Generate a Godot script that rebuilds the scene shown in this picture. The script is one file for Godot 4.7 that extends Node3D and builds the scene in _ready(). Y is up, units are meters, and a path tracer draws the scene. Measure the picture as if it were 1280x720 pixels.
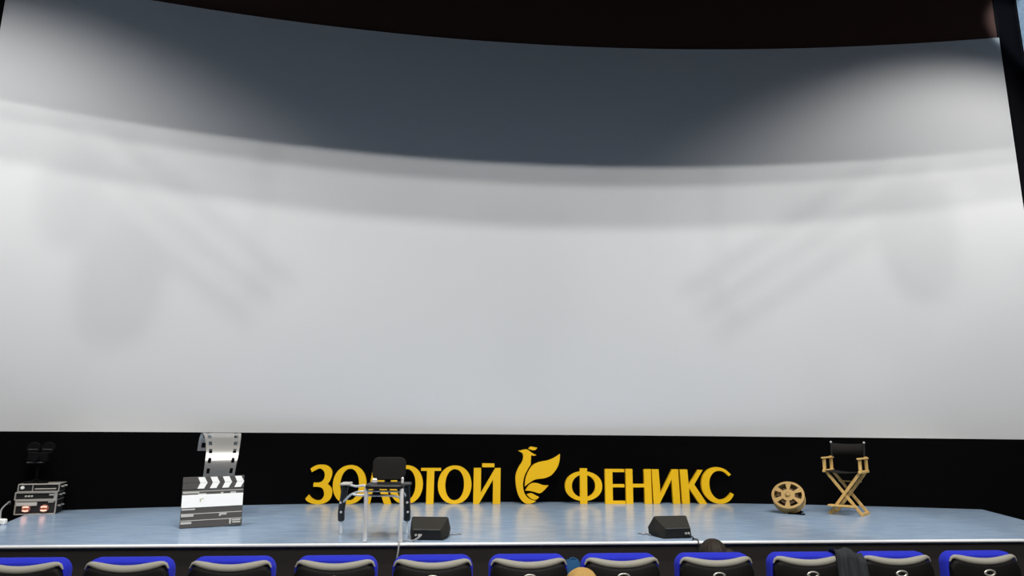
extends Node3D
# A cinema stage below a wide curved screen. y up, metres; the audience looks towards -z.

const STAGE := 0.9
var used := {}
var M := {}

# ------------------------------------------------------------------ naming
func numbered(called: String) -> String:
	var n: int = used.get(called, 0)
	used[called] = n + 1
	return called if n == 0 else "%s_%03d" % [called, n]

func thing(called: String, label: String, category: String, at := Vector3.ZERO, turn := 0.0, group := "") -> Node3D:
	var o := Node3D.new()
	o.name = numbered(called)
	add_child(o)
	o.position = at
	o.rotation.y = turn
	tag(o, label, category, group)
	return o

func tag(o: Node3D, label: String, category: String, group := "") -> Node3D:
	o.set_meta("label", label)
	o.set_meta("category", category)
	if group != "":
		o.set_meta("group", group)
	return o

func obj(called: String, st: SurfaceTool, m: Material, parent: Node = null, label := "") -> MeshInstance3D:
	st.generate_normals()
	var o := MeshInstance3D.new()
	o.mesh = st.commit()
	o.material_override = m
	if parent == null or parent == self:
		o.name = numbered(called)
		add_child(o, true)
	else:
		o.name = called
		var k := 0
		while parent.has_node(NodePath(String(o.name))):
			k += 1
			o.name = "%s_%03d" % [called, k]
		parent.add_child(o, true)
	if label != "":
		o.set_meta("label", label)
	return o

func struct(called: String, st: SurfaceTool, m: Material, parent: Node = null) -> MeshInstance3D:
	var o := obj(called, st, m, parent)
	if parent == null:
		o.set_meta("kind", "structure")
	return o

# ------------------------------------------------------------------ mesh tools
func mb() -> SurfaceTool:
	var st := SurfaceTool.new()
	st.begin(Mesh.PRIMITIVE_TRIANGLES)
	return st

func fan(st: SurfaceTool, pts: Array, ctr: Vector3, sm := -1) -> void:      # convex face, turned away from ctr
	var mid := Vector3.ZERO
	for q in pts:
		mid += q
	mid /= pts.size()
	var n := Vector3.ZERO
	for i in pts.size():
		n += (pts[i] - mid).cross(pts[(i + 1) % pts.size()] - mid)
	var flip := n.dot(mid - ctr) < 0.0
	st.set_smooth_group(sm)
	for i in range(1, pts.size() - 1):
		if flip:
			st.add_vertex(pts[0]); st.add_vertex(pts[i]); st.add_vertex(pts[i + 1])
		else:
			st.add_vertex(pts[0]); st.add_vertex(pts[i + 1]); st.add_vertex(pts[i])

func box(st: SurfaceTool, c: Vector3, s: Vector3, b := 0.004, bas := Basis.IDENTITY) -> void:
	var h := s * 0.5
	b = minf(b, minf(h.x, minf(h.y, h.z)) * 0.6)
	var P := func(sx, sy, sz, ax):
		var v := Vector3(sx * (h.x - b), sy * (h.y - b), sz * (h.z - b))
		v[ax] = [sx * h.x, sy * h.y, sz * h.z][ax]
		return c + bas * v
	for ax in 3:
		for sg in [-1, 1]:
			var f := []
			for q in [[-1, -1], [1, -1], [1, 1], [-1, 1]]:
				var s3 := [0, 0, 0]
				s3[ax] = sg; s3[(ax + 1) % 3] = q[0]; s3[(ax + 2) % 3] = q[1]
				f.append(P.call(s3[0], s3[1], s3[2], ax))
			fan(st, f, c)
	if b <= 0.0:
		return
	for ax in 3:
		var a1 := (ax + 1) % 3
		var a2 := (ax + 2) % 3
		for q in [[-1, -1], [1, -1], [1, 1], [-1, 1]]:
			var lo := [0, 0, 0]
			lo[ax] = -1; lo[a1] = q[0]; lo[a2] = q[1]
			var hi := lo.duplicate()
			hi[ax] = 1
			fan(st, [P.call(lo[0], lo[1], lo[2], a1), P.call(hi[0], hi[1], hi[2], a1), P.call(hi[0], hi[1], hi[2], a2), P.call(lo[0], lo[1], lo[2], a2)], c)
	for sx in [-1, 1]:
		for sy in [-1, 1]:
			for sz in [-1, 1]:
				fan(st, [P.call(sx, sy, sz, 0), P.call(sx, sy, sz, 1), P.call(sx, sy, sz, 2)], c)

func loft(st: SurfaceTool, rings: Array, caps := true, sm := 1, wrap := true) -> void:
	var n: int = rings[0].size()
	var ctr := Vector3.ZERO
	for q in rings[0]:
		ctr += q
	for q in rings[1]:
		ctr += q
	ctr /= 2.0 * n
	var a: Vector3 = rings[0][0]
	var nn: Vector3 = (rings[0][1] - a).cross(rings[1][0] - a)
	var flip := nn.dot(a - ctr) < 0.0
	st.set_smooth_group(sm)
	for r in rings.size() - 1:
		for i in (n if wrap else n - 1):
			var j := (i + 1) % n
			var p: Vector3 = rings[r][i]
			var q: Vector3 = rings[r][j]
			var u: Vector3 = rings[r + 1][j]
			var v: Vector3 = rings[r + 1][i]
			if flip:
				for w in [p, q, u, p, u, v]: st.add_vertex(w)
			else:
				for w in [p, u, q, p, v, u]: st.add_vertex(w)
	if caps and wrap:
		for e in [0, rings.size() - 1]:
			var inside := Vector3.ZERO
			var other: int = 1 if e == 0 else rings.size() - 2
			for q in rings[other]:
				inside += q
			fan(st, rings[e], inside / n)

func tube(st: SurfaceTool, pts: Array, r: float, sides := 10, r2 := -1.0, flat := 1.0) -> void:
	if r2 < 0.0:
		r2 = r
	var rings := []
	var up := Vector3.UP
	var d0: Vector3 = (pts[1] - pts[0]).normalized()
	if absf(d0.dot(up)) > 0.95:
		up = Vector3.RIGHT
	var x := up.cross(d0).normalized()
	for i in pts.size():
		var d: Vector3 = (pts[mini(i + 1, pts.size() - 1)] - pts[maxi(i - 1, 0)]).normalized()
		x = (x - d * x.dot(d)).normalized()
		var y := d.cross(x)
		var rr := lerpf(r, r2, float(i) / (pts.size() - 1))
		var ring := []
		for k in sides:
			var t := TAU * k / sides
			ring.append(pts[i] + x * cos(t) * rr + y * sin(t) * rr * flat)
		rings.append(ring)
	loft(st, rings)

func curve(pts: Array, steps := 6) -> Array:                                # smooth open path through points
	var out := []
	for i in pts.size() - 1:
		var p0: Vector3 = pts[maxi(i - 1, 0)]
		var p3: Vector3 = pts[mini(i + 2, pts.size() - 1)]
		for k in steps:
			out.append(pts[i].cubic_interpolate(pts[i + 1], p0, p3, float(k) / steps))
	out.append(pts[-1])
	return out

func lathe(st: SurfaceTool, prof: Array, segs: int, xf := Transform3D.IDENTITY, sm := 1) -> void:   # profile of (radius, y), bottom to top
	var rings := []
	for q in prof:
		var ring := []
		for k in segs:
			var t := TAU * k / segs
			ring.append(xf * Vector3(cos(t) * maxf(q.x, 0.0005), q.y, sin(t) * maxf(q.x, 0.0005)))
		rings.append(ring)
	loft(st, rings, true, sm)

func outline(pts: Array, k := 5) -> PackedVector2Array:                     # closed; a third number 1 marks a corner
	var out := PackedVector2Array()
	var n := pts.size()
	for i in n:
		var a = pts[i]
		var b = pts[(i + 1) % n]
		var pa := Vector2(a[0], a[1])
		var pb := Vector2(b[0], b[1])
		if a.size() > 2 and b.size() > 2:
			out.append(pa)
			continue
		var pre := Vector2(pts[(i - 1 + n) % n][0], pts[(i - 1 + n) % n][1]) if a.size() < 3 else pa
		var post := Vector2(pts[(i + 2) % n][0], pts[(i + 2) % n][1]) if b.size() < 3 else pb
		for s in k:
			out.append(pa.cubic_interpolate(pb, pre, post, float(s) / k))
	return out

func prism(st: SurfaceTool, poly: PackedVector2Array, z0: float, z1: float, xf := Transform3D.IDENTITY, sm := -1) -> void:   # z1 > z0; front at z1
	if Geometry2D.is_polygon_clockwise(poly):
		poly.reverse()
	var tri := Geometry2D.triangulate_polygon(poly)
	st.set_smooth_group(-1)
	for i in range(0, tri.size(), 3):
		var a := poly[tri[i]]
		var b := poly[tri[i + 1]]
		var c := poly[tri[i + 2]]
		if (b - a).cross(c - a) < 0:
			var sw := b
			b = c; c = sw
		for q in [a, c, b]: st.add_vertex(xf * Vector3(q.x, q.y, z1))
		for q in [a, b, c]: st.add_vertex(xf * Vector3(q.x, q.y, z0))
	st.set_smooth_group(sm)
	for i in poly.size():
		var a := poly[i]
		var b := poly[(i + 1) % poly.size()]
		var p := xf * Vector3(a.x, a.y, z1)
		var q := xf * Vector3(b.x, b.y, z1)
		var u := xf * Vector3(b.x, b.y, z0)
		var v := xf * Vector3(a.x, a.y, z0)
		for w in [p, q, u, p, u, v]: st.add_vertex(w)

func ring_prism(st: SurfaceTool, outer: PackedVector2Array, inner: PackedVector2Array, z0: float, z1: float, xf := Transform3D.IDENTITY, closed := true) -> void:
	var n := outer.size()
	for i in (n if closed else n - 1):
		var j := (i + 1) % n
		prism(st, PackedVector2Array([outer[i], outer[j], inner[j], inner[i]]), z0, z1, xf)

func ellipse(cx: float, cy: float, rx: float, ry: float, n := 40, pw := 2.0) -> PackedVector2Array:
	var out := PackedVector2Array()
	for i in n:
		var t := TAU * i / n
		out.append(Vector2(cx + rx * signf(cos(t)) * pow(absf(cos(t)), 2.0 / pw), cy + ry * signf(sin(t)) * pow(absf(sin(t)), 2.0 / pw)))
	return out

func rounded(w: float, h: float, r: float, n := 5) -> PackedVector2Array:
	var out := PackedVector2Array()
	for c in [[1, 1, 0.0], [-1, 1, 0.25], [-1, -1, 0.5], [1, -1, 0.75]]:
		for k in n + 1:
			var t: float = TAU * (c[2] + 0.25 * k / n)
			out.append(Vector2(c[0] * (w / 2 - r) + cos(t) * r, c[1] * (h / 2 - r) + sin(t) * r))
	return out

func cushion(st: SurfaceTool, w: float, h: float, d: float, r: float, xf: Transform3D, edge := 0.02) -> void:   # rounded slab along z
	var rings := []
	for q in [[-d / 2, edge], [-d / 2 + edge * 0.3, edge * 0.3], [-d / 2 + edge, 0.0], [d / 2 - edge, 0.0], [d / 2 - edge * 0.3, edge * 0.3], [d / 2, edge]]:
		var ring := []
		for v in rounded(w - 2 * q[1], h - 2 * q[1], maxf(r - q[1], 0.004), 6):
			ring.append(xf * Vector3(v.x, v.y, q[0]))
		rings.append(ring)
	loft(st, rings)

# ------------------------------------------------------------------ bodies: tapered capsules joined into one surface (surface nets)
func nets(bones: Array, cell: float, blend: float, st: SurfaceTool, grow := 0.0) -> void:
	var lo := Vector3.INF
	var hi := -Vector3.INF
	for b in bones:
		for e in 2:
			var rr: float = b[2 + e] + grow + cell * 3.0 + blend
			lo = lo.min(b[e] - Vector3.ONE * rr)
			hi = hi.max(b[e] + Vector3.ONE * rr)
	var nx := int((hi.x - lo.x) / cell) + 2
	var ny := int((hi.y - lo.y) / cell) + 2
	var nz := int((hi.z - lo.z) / cell) + 2
	var f := PackedFloat32Array()
	f.resize(nx * ny * nz)
	f.fill(1.0)
	for b in bones:
		var a: Vector3 = b[0]
		var ab: Vector3 = b[1] - a
		var r0: float = b[2] + grow
		var r1: float = b[3] + grow
		var reach := maxf(r0, r1) + blend + cell * 2.0
		var l3: Vector3 = (a.min(b[1]) - Vector3.ONE * reach - lo) / cell
		var h3: Vector3 = (a.max(b[1]) + Vector3.ONE * reach - lo) / cell
		var len2 := maxf(ab.length_squared(), 1e-8)
		for i in range(maxi(0, int(l3.x)), mini(nx, int(h3.x) + 2)):
			for j in range(maxi(0, int(l3.y)), mini(ny, int(h3.y) + 2)):
				for k in range(maxi(0, int(l3.z)), mini(nz, int(h3.z) + 2)):
					var p := lo + Vector3(i, j, k) * cell - a
					var t := clampf(p.dot(ab) / len2, 0.0, 1.0)
					var d := (p - ab * t).length() - lerpf(r0, r1, t)
					var at := (i * ny + j) * nz + k
					var o := f[at]
					var h := clampf(0.5 + 0.5 * (o - d) / blend, 0.0, 1.0)
					f[at] = lerpf(o, d, h) - blend * h * (1.0 - h)
	var idx := {}
	var corner := [0, nz, ny * nz, ny * nz + nz, 1, nz + 1, ny * nz + 1, ny * nz + nz + 1]
	var off := [Vector3(0, 0, 0), Vector3(0, 1, 0), Vector3(1, 0, 0), Vector3(1, 1, 0), Vector3(0, 0, 1), Vector3(0, 1, 1), Vector3(1, 0, 1), Vector3(1, 1, 1)]
	var edges := [[0, 1], [0, 2], [0, 4], [1, 3], [1, 5], [2, 3], [2, 6], [3, 7], [4, 5], [4, 6], [5, 7], [6, 7]]
	for i in nx - 1:
		for j in ny - 1:
			for k in nz - 1:
				var at := (i * ny + j) * nz + k
				var m := 0
				for c in 8:
					if f[at + corner[c]] < 0.0:
						m += 1
				if m == 0 or m == 8:
					continue
				var s := Vector3.ZERO
				var n := 0
				for e in edges:
					var u := f[at + corner[e[0]]]
					var v := f[at + corner[e[1]]]
					if (u < 0.0) != (v < 0.0):
						s += off[e[0]].lerp(off[e[1]], u / (u - v))
						n += 1
				idx[at] = lo + (Vector3(i, j, k) + s / n) * cell
	st.set_smooth_group(1)
	var step := [ny * nz, nz, 1]
	for at in idx:
		for ax in 3:
			var u := f[at]
			var v := f[at + step[ax]]
			if (u < 0.0) == (v < 0.0):
				continue
			var s1: int = step[(ax + 1) % 3]
			var s2: int = step[(ax + 2) % 3]
			if not (idx.has(at - s1) and idx.has(at - s2) and idx.has(at - s1 - s2)):
				continue
			var q := [idx[at], idx[at - s1], idx[at - s1 - s2], idx[at - s2]]
			if u < 0.0:
				for w in [q[0], q[2], q[1], q[0], q[3], q[2]]: st.add_vertex(w)
			else:
				for w in [q[0], q[1], q[2], q[0], q[2], q[3]]: st.add_vertex(w)

# ------------------------------------------------------------------ materials
func mat(called: String, r: float, g: float, b: float, rough := 0.6, metal := 0.0, spec := 0.5) -> StandardMaterial3D:
	var m := StandardMaterial3D.new()
	m.resource_name = called
	m.albedo_color = Color(r / 255.0, g / 255.0, b / 255.0)
	m.roughness = rough
	m.metallic = metal
	m.metallic_specular = spec
	M[called] = m
	return m

func noise(freq: float, a: Color, b: Color, seed_: int, normal := false, bump := 4.0, size := 512) -> NoiseTexture2D:
	var t := NoiseTexture2D.new()
	var n := FastNoiseLite.new()
	n.seed = seed_
	n.frequency = freq
	n.fractal_octaves = 4
	t.noise = n
	t.width = size
	t.height = size
	t.seamless = true
	if normal:
		t.as_normal_map = true
		t.bump_strength = bump
	else:
		var g := Gradient.new()
		g.set_color(0, a)
		g.set_color(1, b)
		t.color_ramp = g
	return t

func triplanar(m: StandardMaterial3D, s: Vector3) -> void:
	m.uv1_triplanar = true
	m.uv1_world_triplanar = true
	m.uv1_scale = s

func materials() -> void:
	mat("screen", 226, 228, 230, 1.0, 0, 0.0)
	mat("black_cloth", 9, 9, 10, 1.0, 0, 0.1)
	mat("black_wall", 88, 64, 58, 1.0, 0, 0.1)
	mat("masking", 20, 19, 23, 1.0, 0, 0.1)
	mat("hall_wall", 150, 165, 182, 0.9, 0, 0.2)
	M.hall_wall.albedo_texture = noise(0.03, Color(0.85, 0.85, 0.87), Color(1, 1, 1), 5)
	triplanar(M.hall_wall, Vector3.ONE * 0.8)
	mat("ceiling", 30, 28, 28, 1.0, 0, 0.1)
	mat("carpet", 38, 36, 40, 1.0, 0, 0.1)
	M.carpet.albedo_texture = noise(0.15, Color(0.6, 0.6, 0.6), Color(1, 1, 1), 8)
	triplanar(M.carpet, Vector3.ONE * 1.5)
	mat("deck", 166, 187, 209, 0.24, 0, 0.62)
	M.deck.albedo_texture = noise(0.012, Color(0.86, 0.89, 0.93), Color(1, 1, 1), 11)
	M.deck.normal_enabled = true
	M.deck.normal_texture = noise(0.05, Color.BLACK, Color.WHITE, 13, true, 1.5)
	M.deck.normal_scale = 0.12
	triplanar(M.deck, Vector3(0.35, 0.35, 0.9))
	mat("nosing", 238, 239, 241, 0.28, 0.0, 0.6)
	mat("stage_face", 50, 47, 46, 0.85, 0, 0.2)
	mat("letter", 238, 186, 10, 0.5, 0, 0.4)
	mat("letter_side", 205, 140, 8, 0.55, 0, 0.3)
	mat("black_plastic", 20, 20, 21, 0.45)
	mat("bracket", 10, 10, 10, 0.9, 0, 0.1)
	mat("chrome", 244, 243, 240, 0.3, 0.35)
	mat("seat_blue", 58, 68, 228, 0.95, 0, 0.2)
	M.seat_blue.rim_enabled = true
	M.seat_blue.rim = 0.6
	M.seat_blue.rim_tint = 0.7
	M.seat_blue.albedo_texture = noise(0.2, Color(0.8, 0.8, 0.85), Color(1, 1, 1), 17)
	triplanar(M.seat_blue, Vector3.ONE * 4.0)
	mat("seat_shell", 17, 16, 15, 0.6, 0, 0.3)
	mat("seat_rim", 176, 173, 160, 0.6, 0, 0.4)
	mat("hook_metal", 218, 215, 204, 0.38, 0.55)
	mat("black_fabric", 38, 37, 36, 0.95, 0, 0.15)
	mat("slate", 74, 71, 68, 0.7)
	mat("white_paint", 250, 250, 247, 0.6)
	mat("pale_paint", 190, 188, 182, 0.7)
	mat("olive_print", 176, 172, 130, 0.8)
	mat("film_silver", 176, 175, 172, 0.27, 0.62)
	mat("wood", 230, 194, 122, 0.5)
	var wg := noise(0.01, Color(0.78, 0.72, 0.62), Color(1, 1, 1), 23)
	M.wood.albedo_texture = wg
	triplanar(M.wood, Vector3(6, 1.2, 6))
	mat("reel_gold", 164, 134, 80, 0.45, 0.25)
	mat("reel_core", 70, 48, 26, 0.8)
	mat("cabinet", 52, 50, 45, 0.75, 0, 0.3)
	M.cabinet.albedo_texture = noise(0.25, Color(0.8, 0.8, 0.8), Color(1, 1, 1), 29)
	triplanar(M.cabinet, Vector3.ONE * 5.0)
	mat("grille", 12, 12, 12, 0.8)
	mat("rack_grey", 176, 172, 164, 0.45, 0.3)
	mat("lamp_pink", 150, 92, 78, 0.6)
	mat("camera_black", 11, 11, 12, 0.7, 0, 0.2)
	mat("camera_edge", 66, 65, 66, 0.5)
	mat("rack_dark", 20, 18, 18, 0.6)
	mat("cable_grey", 150, 150, 152, 0.5)
	mat("cable_black", 24, 24, 24, 0.6)
	mat("dark_metal", 26, 26, 27, 0.5, 0.3)
	mat("skin", 206, 160, 132, 0.6)
	mat("brown_hair", 74, 60, 48, 0.7)
	M.brown_hair.albedo_texture = noise(0.04, Color(0.3, 0.27, 0.24), Color(1, 1, 0.95), 31)
	triplanar(M.brown_hair, Vector3(22, 3, 5))
	mat("blond_hair", 255, 226, 146, 0.65)
	M.blond_hair.albedo_texture = noise(0.04, Color(0.62, 0.46, 0.28), Color(1, 1, 1), 37)
	triplanar(M.blond_hair, Vector3(22, 3, 5))
	mat("shirt_a", 52, 54, 60, 0.9)
	mat("shirt_b", 150, 60, 60, 0.9)
	mat("trousers", 36, 40, 60, 0.9)
	mat("teal_cloth", 26, 82, 124, 0.9)
	mat("jacket", 46, 50, 54, 0.85)
	var gl := mat("lens_glow", 255, 244, 225, 0.5)
	gl.emission_enabled = true
	gl.emission = Color(1.0, 0.94, 0.85)
	gl.emission_energy_multiplier = 3.0
	var og := mat("valve_glow", 255, 190, 160, 0.5)
	og.emission_enabled = true
	og.emission = Color(1.0, 0.88, 0.82)
	og.emission_energy_multiplier = 0.5

# ------------------------------------------------------------------ camera and light
func lamp(called: String, label: String, at: Vector3, aim: Vector3, lens: float, cone: float, energy: float, blend: float, hang: Vector3, group := "", tint := Color(1, 0.985, 0.965)) -> void:
	var t := thing(called, label, "lamp", Vector3.ZERO, 0.0, group)
	var d := (aim - at).normalized()
	var bas := Basis.looking_at(d, Vector3.UP)                              # -z along the beam
	var rx := Transform3D(bas * Basis(Vector3.RIGHT, -PI / 2), at)          # lathe axis y -> beam
	var st := mb()
	lathe(st, [Vector2(lens * 0.55, -0.42), Vector2(lens * 0.8, -0.36), Vector2(lens * 1.08, -0.1), Vector2(lens * 1.08, -0.002)], 28, rx)
	obj("housing", st, M.dark_metal, t)
	st = mb()
	lathe(st, [Vector2(lens, 0.0), Vector2(lens, 0.006)], 28, rx)
	obj("lens", st, M.lens_glow, t)
	st = mb()
	tube(st, [at - d * 0.25, hang], 0.025, 8)
	obj("bracket", st, M.dark_metal, t)
	var l := SpotLight3D.new()
	l.name = "light"
	t.add_child(l)
	l.transform = Transform3D(bas, at + d * 0.03)
	l.spot_range = 40.0
	l.spot_attenuation = 2.0
	l.spot_angle = cone
	l.spot_angle_attenuation = blend
	l.light_energy = energy
	l.light_color = tint
	l.light_size = lens
	l.shadow_enabled = true

func camera_and_light() -> void:
	var yaw := 0.0914
	var pitch := 0.19945
	var roll := 0.00905
	var fw := Vector3(sin(yaw) * cos(pitch), sin(pitch), -cos(yaw) * cos(pitch))
	var r0 := Vector3(cos(yaw), 0, sin(yaw))
	var u0 := Vector3(-sin(yaw) * sin(pitch), cos(pitch), cos(yaw) * sin(pitch))
	var cam := Camera3D.new()
	cam.name = "camera"
	add_child(cam)
	cam.transform = Transform3D(Basis(r0 * cos(roll) + u0 * sin(roll), u0 * cos(roll) - r0 * sin(roll), -fw), Vector3(-1.2066, 1.96, 0))
	cam.fov = 45.459
	cam.near = 0.05
	cam.far = 80.0
	cam.current = true
	var we := WorldEnvironment.new()
	we.name = "environment"
	var e := Environment.new()
	e.background_mode = Environment.BG_COLOR
	e.background_color = Color(0, 0, 0)
	e.tonemap_mode = Environment.TONE_MAPPER_LINEAR
	e.tonemap_exposure = 1.0
	e.sdfgi_enabled = true
	e.ssao_enabled = true
	e.ssil_enabled = true
	we.environment = e
	add_child(we)
	# three rows of ceiling floods behind the dropped beam, one wing flood on each side wall in front of it, spots on the beam for the stage
	var words := ["leftmost", "left of centre", "right of centre", "rightmost"]
	var rows := [["rear", 9.12, 2.0, 19.5, 7.5, 6.0], ["middle", 8.95, 0.0, 9.5, 3.6, 3.6], ["front", 8.96, -1.5, 9.0, 3.4, 3.6]]
	for r in rows:
		for i in 4:
			var x: float = [-r[5], -1.2, 1.2, r[5]][i]
			lamp("ceiling_floodlight", "black floodlight hung from the ceiling, %s of the %s row" % [words[i], r[0]], Vector3(x, r[1], r[2]), Vector3(x * 1.1, 4.2, -10.3), 0.075, 72.0, r[4] if absf(x) > 2 else r[3], 0.3, Vector3(x, 10.0, r[2] + 0.35), "hall floodlights")
	lamp("wing_floodlight", "black floodlight on the left side wall aimed at the screen edge", Vector3(-7.5, 8.5, -6.0), Vector3(-7.5, 1.1, -9.6), 0.12, 59.0, 16.5, 0.7, Vector3(-8.2, 8.7, -5.8))
	lamp("wing_floodlight", "black floodlight on the right side wall aimed at the screen edge", Vector3(7.5, 8.5, -6.0), Vector3(6.3, 4.5, -9.6), 0.12, 43.0, 14.5, 0.65, Vector3(8.2, 8.7, -5.8))
	lamp("wall_washer", "small black spotlight washing the upper right side wall", Vector3(5.0, 9.5, -7.0), Vector3(8.2, 8.55, -9.3), 0.08, 9.5, 24.0, 0.4, Vector3(5.0, 10.0, -6.8), "", Color(0.9, 0.97, 1.0))
	words = ["leftmost", "second from left", "middle one", "second from right", "rightmost"]
	for i in 5:
		var x := -4.6 + 2.3 * i
		lamp("stage_spotlight", "black spotlight under the dropped beam aimed at the stage, %s" % words[i], Vector3(x, 7.66, -5.45), Vector3(x * 1.1, STAGE, -7.95), 0.1, 20.5, 16.0, 0.4, Vector3(x, 7.9, -5.22), "stage spotlights")

# ------------------------------------------------------------------ the room
func arc_z(x: float, radius: float, zc: float) -> float:                    # z (negative, away) of a concave front at x
	return -(zc - radius + sqrt(radius * radius - x * x))

func curved_wall(st: SurfaceTool, half: float, radius: float, zc: float, y0: float, y1: float, thick: float, n := 64) -> void:
	var rings := []
	for i in n + 1:
		var x := lerpf(-half, half, float(i) / n)
		var z := arc_z(x, radius, zc)
		var back := Vector3(x, 0, z - thick)
		rings.append([Vector3(x, y0, z), Vector3(x, y1, z), Vector3(back.x, y1, back.z), Vector3(back.x, y0, back.z)])
	for i in n:
		var a: Array = rings[i]
		var b: Array = rings[i + 1]
		var ctr: Vector3 = (a[0] + a[2] + b[0] + b[2]) / 4.0
		for k in 4:
			var j := (k + 1) % 4
			fan(st, [a[k], a[j], b[j], b[k]], ctr, 2 + k)
	fan(st, rings[0], rings[1][0])
	fan(st, rings[n], rings[n - 1][0])

func room() -> void:
	var st := mb()
	box(st, Vector3(0, -0.1, -1.5), Vector3(17.4, 0.2, 20.4), 0.0)
	var fl := struct("floor", st, M.carpet)
	var tiers := [[-4.75, -3.8, 0.25], [-3.8, -2.9, 0.4], [-2.9, -2.0, 0.55], [-2.0, 8.0, 0.7]]
	for t in tiers:
		st = mb()
		box(st, Vector3(0, t[2] / 2, (t[0] + t[1]) / 2), Vector3(16.38, t[2], t[1] - t[0] - 0.002), 0.004)
		obj("step", st, M.carpet, fl)
	st = mb(); box(st, Vector3(0, 10.1, -1.5), Vector3(17.4, 0.2, 20.4), 0.0)
	var ce := struct("ceiling", st, M.ceiling)
	st = mb(); box(st, Vector3(0, 8.72, -5.1), Vector3(16.38, 2.54, 0.2), 0.01)
	obj("dropped_beam", st, M.ceiling, ce)
	for s in [-1, 1]:
		st = mb(); box(st, Vector3(s * 8.3, 5.0, -0.8), Vector3(0.2, 10.0, 17.62), 0.0)
		struct("wall_left" if s < 0 else "wall_right", st, M.hall_wall)
		st = mb(); box(st, Vector3(s * 8.3, 5.0, -10.46), Vector3(0.2, 10.0, 1.66), 0.0)
		struct("trim", st, M.masking)
	st = mb(); box(st, Vector3(0, 5.0, 8.1), Vector3(16.8, 10.0, 0.2), 0.0)
	struct("wall_rear", st, M.hall_wall)
	st = mb(); box(st, Vector3(0, 5.0, -11.35), Vector3(16.8, 10.0, 0.2), 0.0)
	struct("wall_back", st, M.black_wall)
	# black masking between screen edge and side wall, and above the screen
	for s in [-1, 1]:
		st = mb()
		var zs := arc_z(7.68, 29.232, 10.508)
		fan(st, [Vector3(s * 7.68, 0, zs + 0.01), Vector3(s * 7.68, 10, zs + 0.01), Vector3(s * 8.2, 10, -9.66), Vector3(s * 8.2, 0, -9.66)], Vector3(0, 5, -20))
		fan(st, [Vector3(s * 7.68, 0, zs - 0.05), Vector3(s * 7.68, 10, zs - 0.05), Vector3(s * 8.2, 10, -9.72), Vector3(s * 8.2, 0, -9.72)], Vector3(0, 5, 20))
		fan(st, [Vector3(s * 7.68, 0, zs + 0.01), Vector3(s * 7.68, 10, zs + 0.01), Vector3(s * 7.68, 10, zs - 0.05), Vector3(s * 7.68, 0, zs - 0.05)], Vector3(s * 9, 5, zs))
		struct("wall_masking_" + ("left" if s < 0 else "right"), st, M.masking)
	st = mb()
	curved_wall(st, 7.66, 29.232, 10.53, 8.33, 10.0, 0.08)
	struct("wall_above", st, M.black_wall)
	st = mb()
	curved_wall(st, 8.2, 19.33, 10.3, 0.0, 1.852, 0.06)
	struct("wall_front", st, M.black_cloth)
	# the screen: one sheet on a curve
	st = mb()
	curved_wall(st, 7.67, 29.232, 10.508, 1.55, 8.31, 0.02, 96)
	var sc := obj("cinema_screen", st, M.screen)
	tag(sc, "huge white curved cinema screen filling the wall above the stage", "screen")

func ceiling_speakers() -> void:
	# hung in the beams of the rear floods, their soft shadows fall on both ends of the screen
	for q in [
		[1.0, "black oval loudspeakers on a slanted rail hung from the ceiling, right", [[2.671, 7.88, -1.559, 0.17, 0.31], [3.05, 8.26, -1.477, 0.17, 0.18]], [2.95, 8.38, -1.498], [1.65, 7.5, -1.712]],
		[-1.0, "black oval loudspeakers on a slanted rail hung from the ceiling, left", [[-2.581, 7.56, -1.578, 0.17, 0.26], [-2.8, 7.93, -1.534, 0.12, 0.24], [-3.05, 8.14, -1.476, 0.12, 0.12]], [-2.93, 8.26, -1.511], [-1.98, 7.5, -1.673]]]:
		var t := thing("ceiling_speaker", q[1], "speaker", Vector3.ZERO, 0.0, "ceiling loudspeakers")
		for c in q[2]:
			var at := Vector3(c[0], c[1], c[2])
			var st := mb()
			var prof := []
			for k in 15:
				var a := -PI / 2 + PI * k / 14
				prof.append(Vector2(c[3] * pow(cos(a), 0.7), c[4] * sin(a)))
			lathe(st, prof, 24, Transform3D(Basis.IDENTITY, at))
			obj("cabinet", st, M.dark_metal, t)
			st = mb()
			tube(st, [at + Vector3(0, c[4] - 0.02, 0), Vector3(c[0], 10.0, c[2])], 0.012, 8)
			obj("hanger", st, M.dark_metal, t)
		var p := Vector3(q[3][0], q[3][1], q[3][2])
		var e := Vector3(q[4][0], q[4][1], q[4][2])
		var side := (e - p).normalized().cross(Vector3.FORWARD)
		for k in 3:
			var st := mb()
			tube(st, [p + side * (k - 1) * 0.13, e + side * (k - 1) * 0.13], 0.028, 10)
			obj("rail", st, M.dark_metal, t)
		for f in [0.08, 0.92]:
			var st := mb()
			var m := p.lerp(e, f)
			tube(st, [m - side * 0.15, m + side * 0.15], 0.014, 8)
			tube(st, [m, Vector3(m.x, 10.0, m.z)], 0.01, 8)
			obj("rail_hanger", st, M.dark_metal, t)

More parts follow.
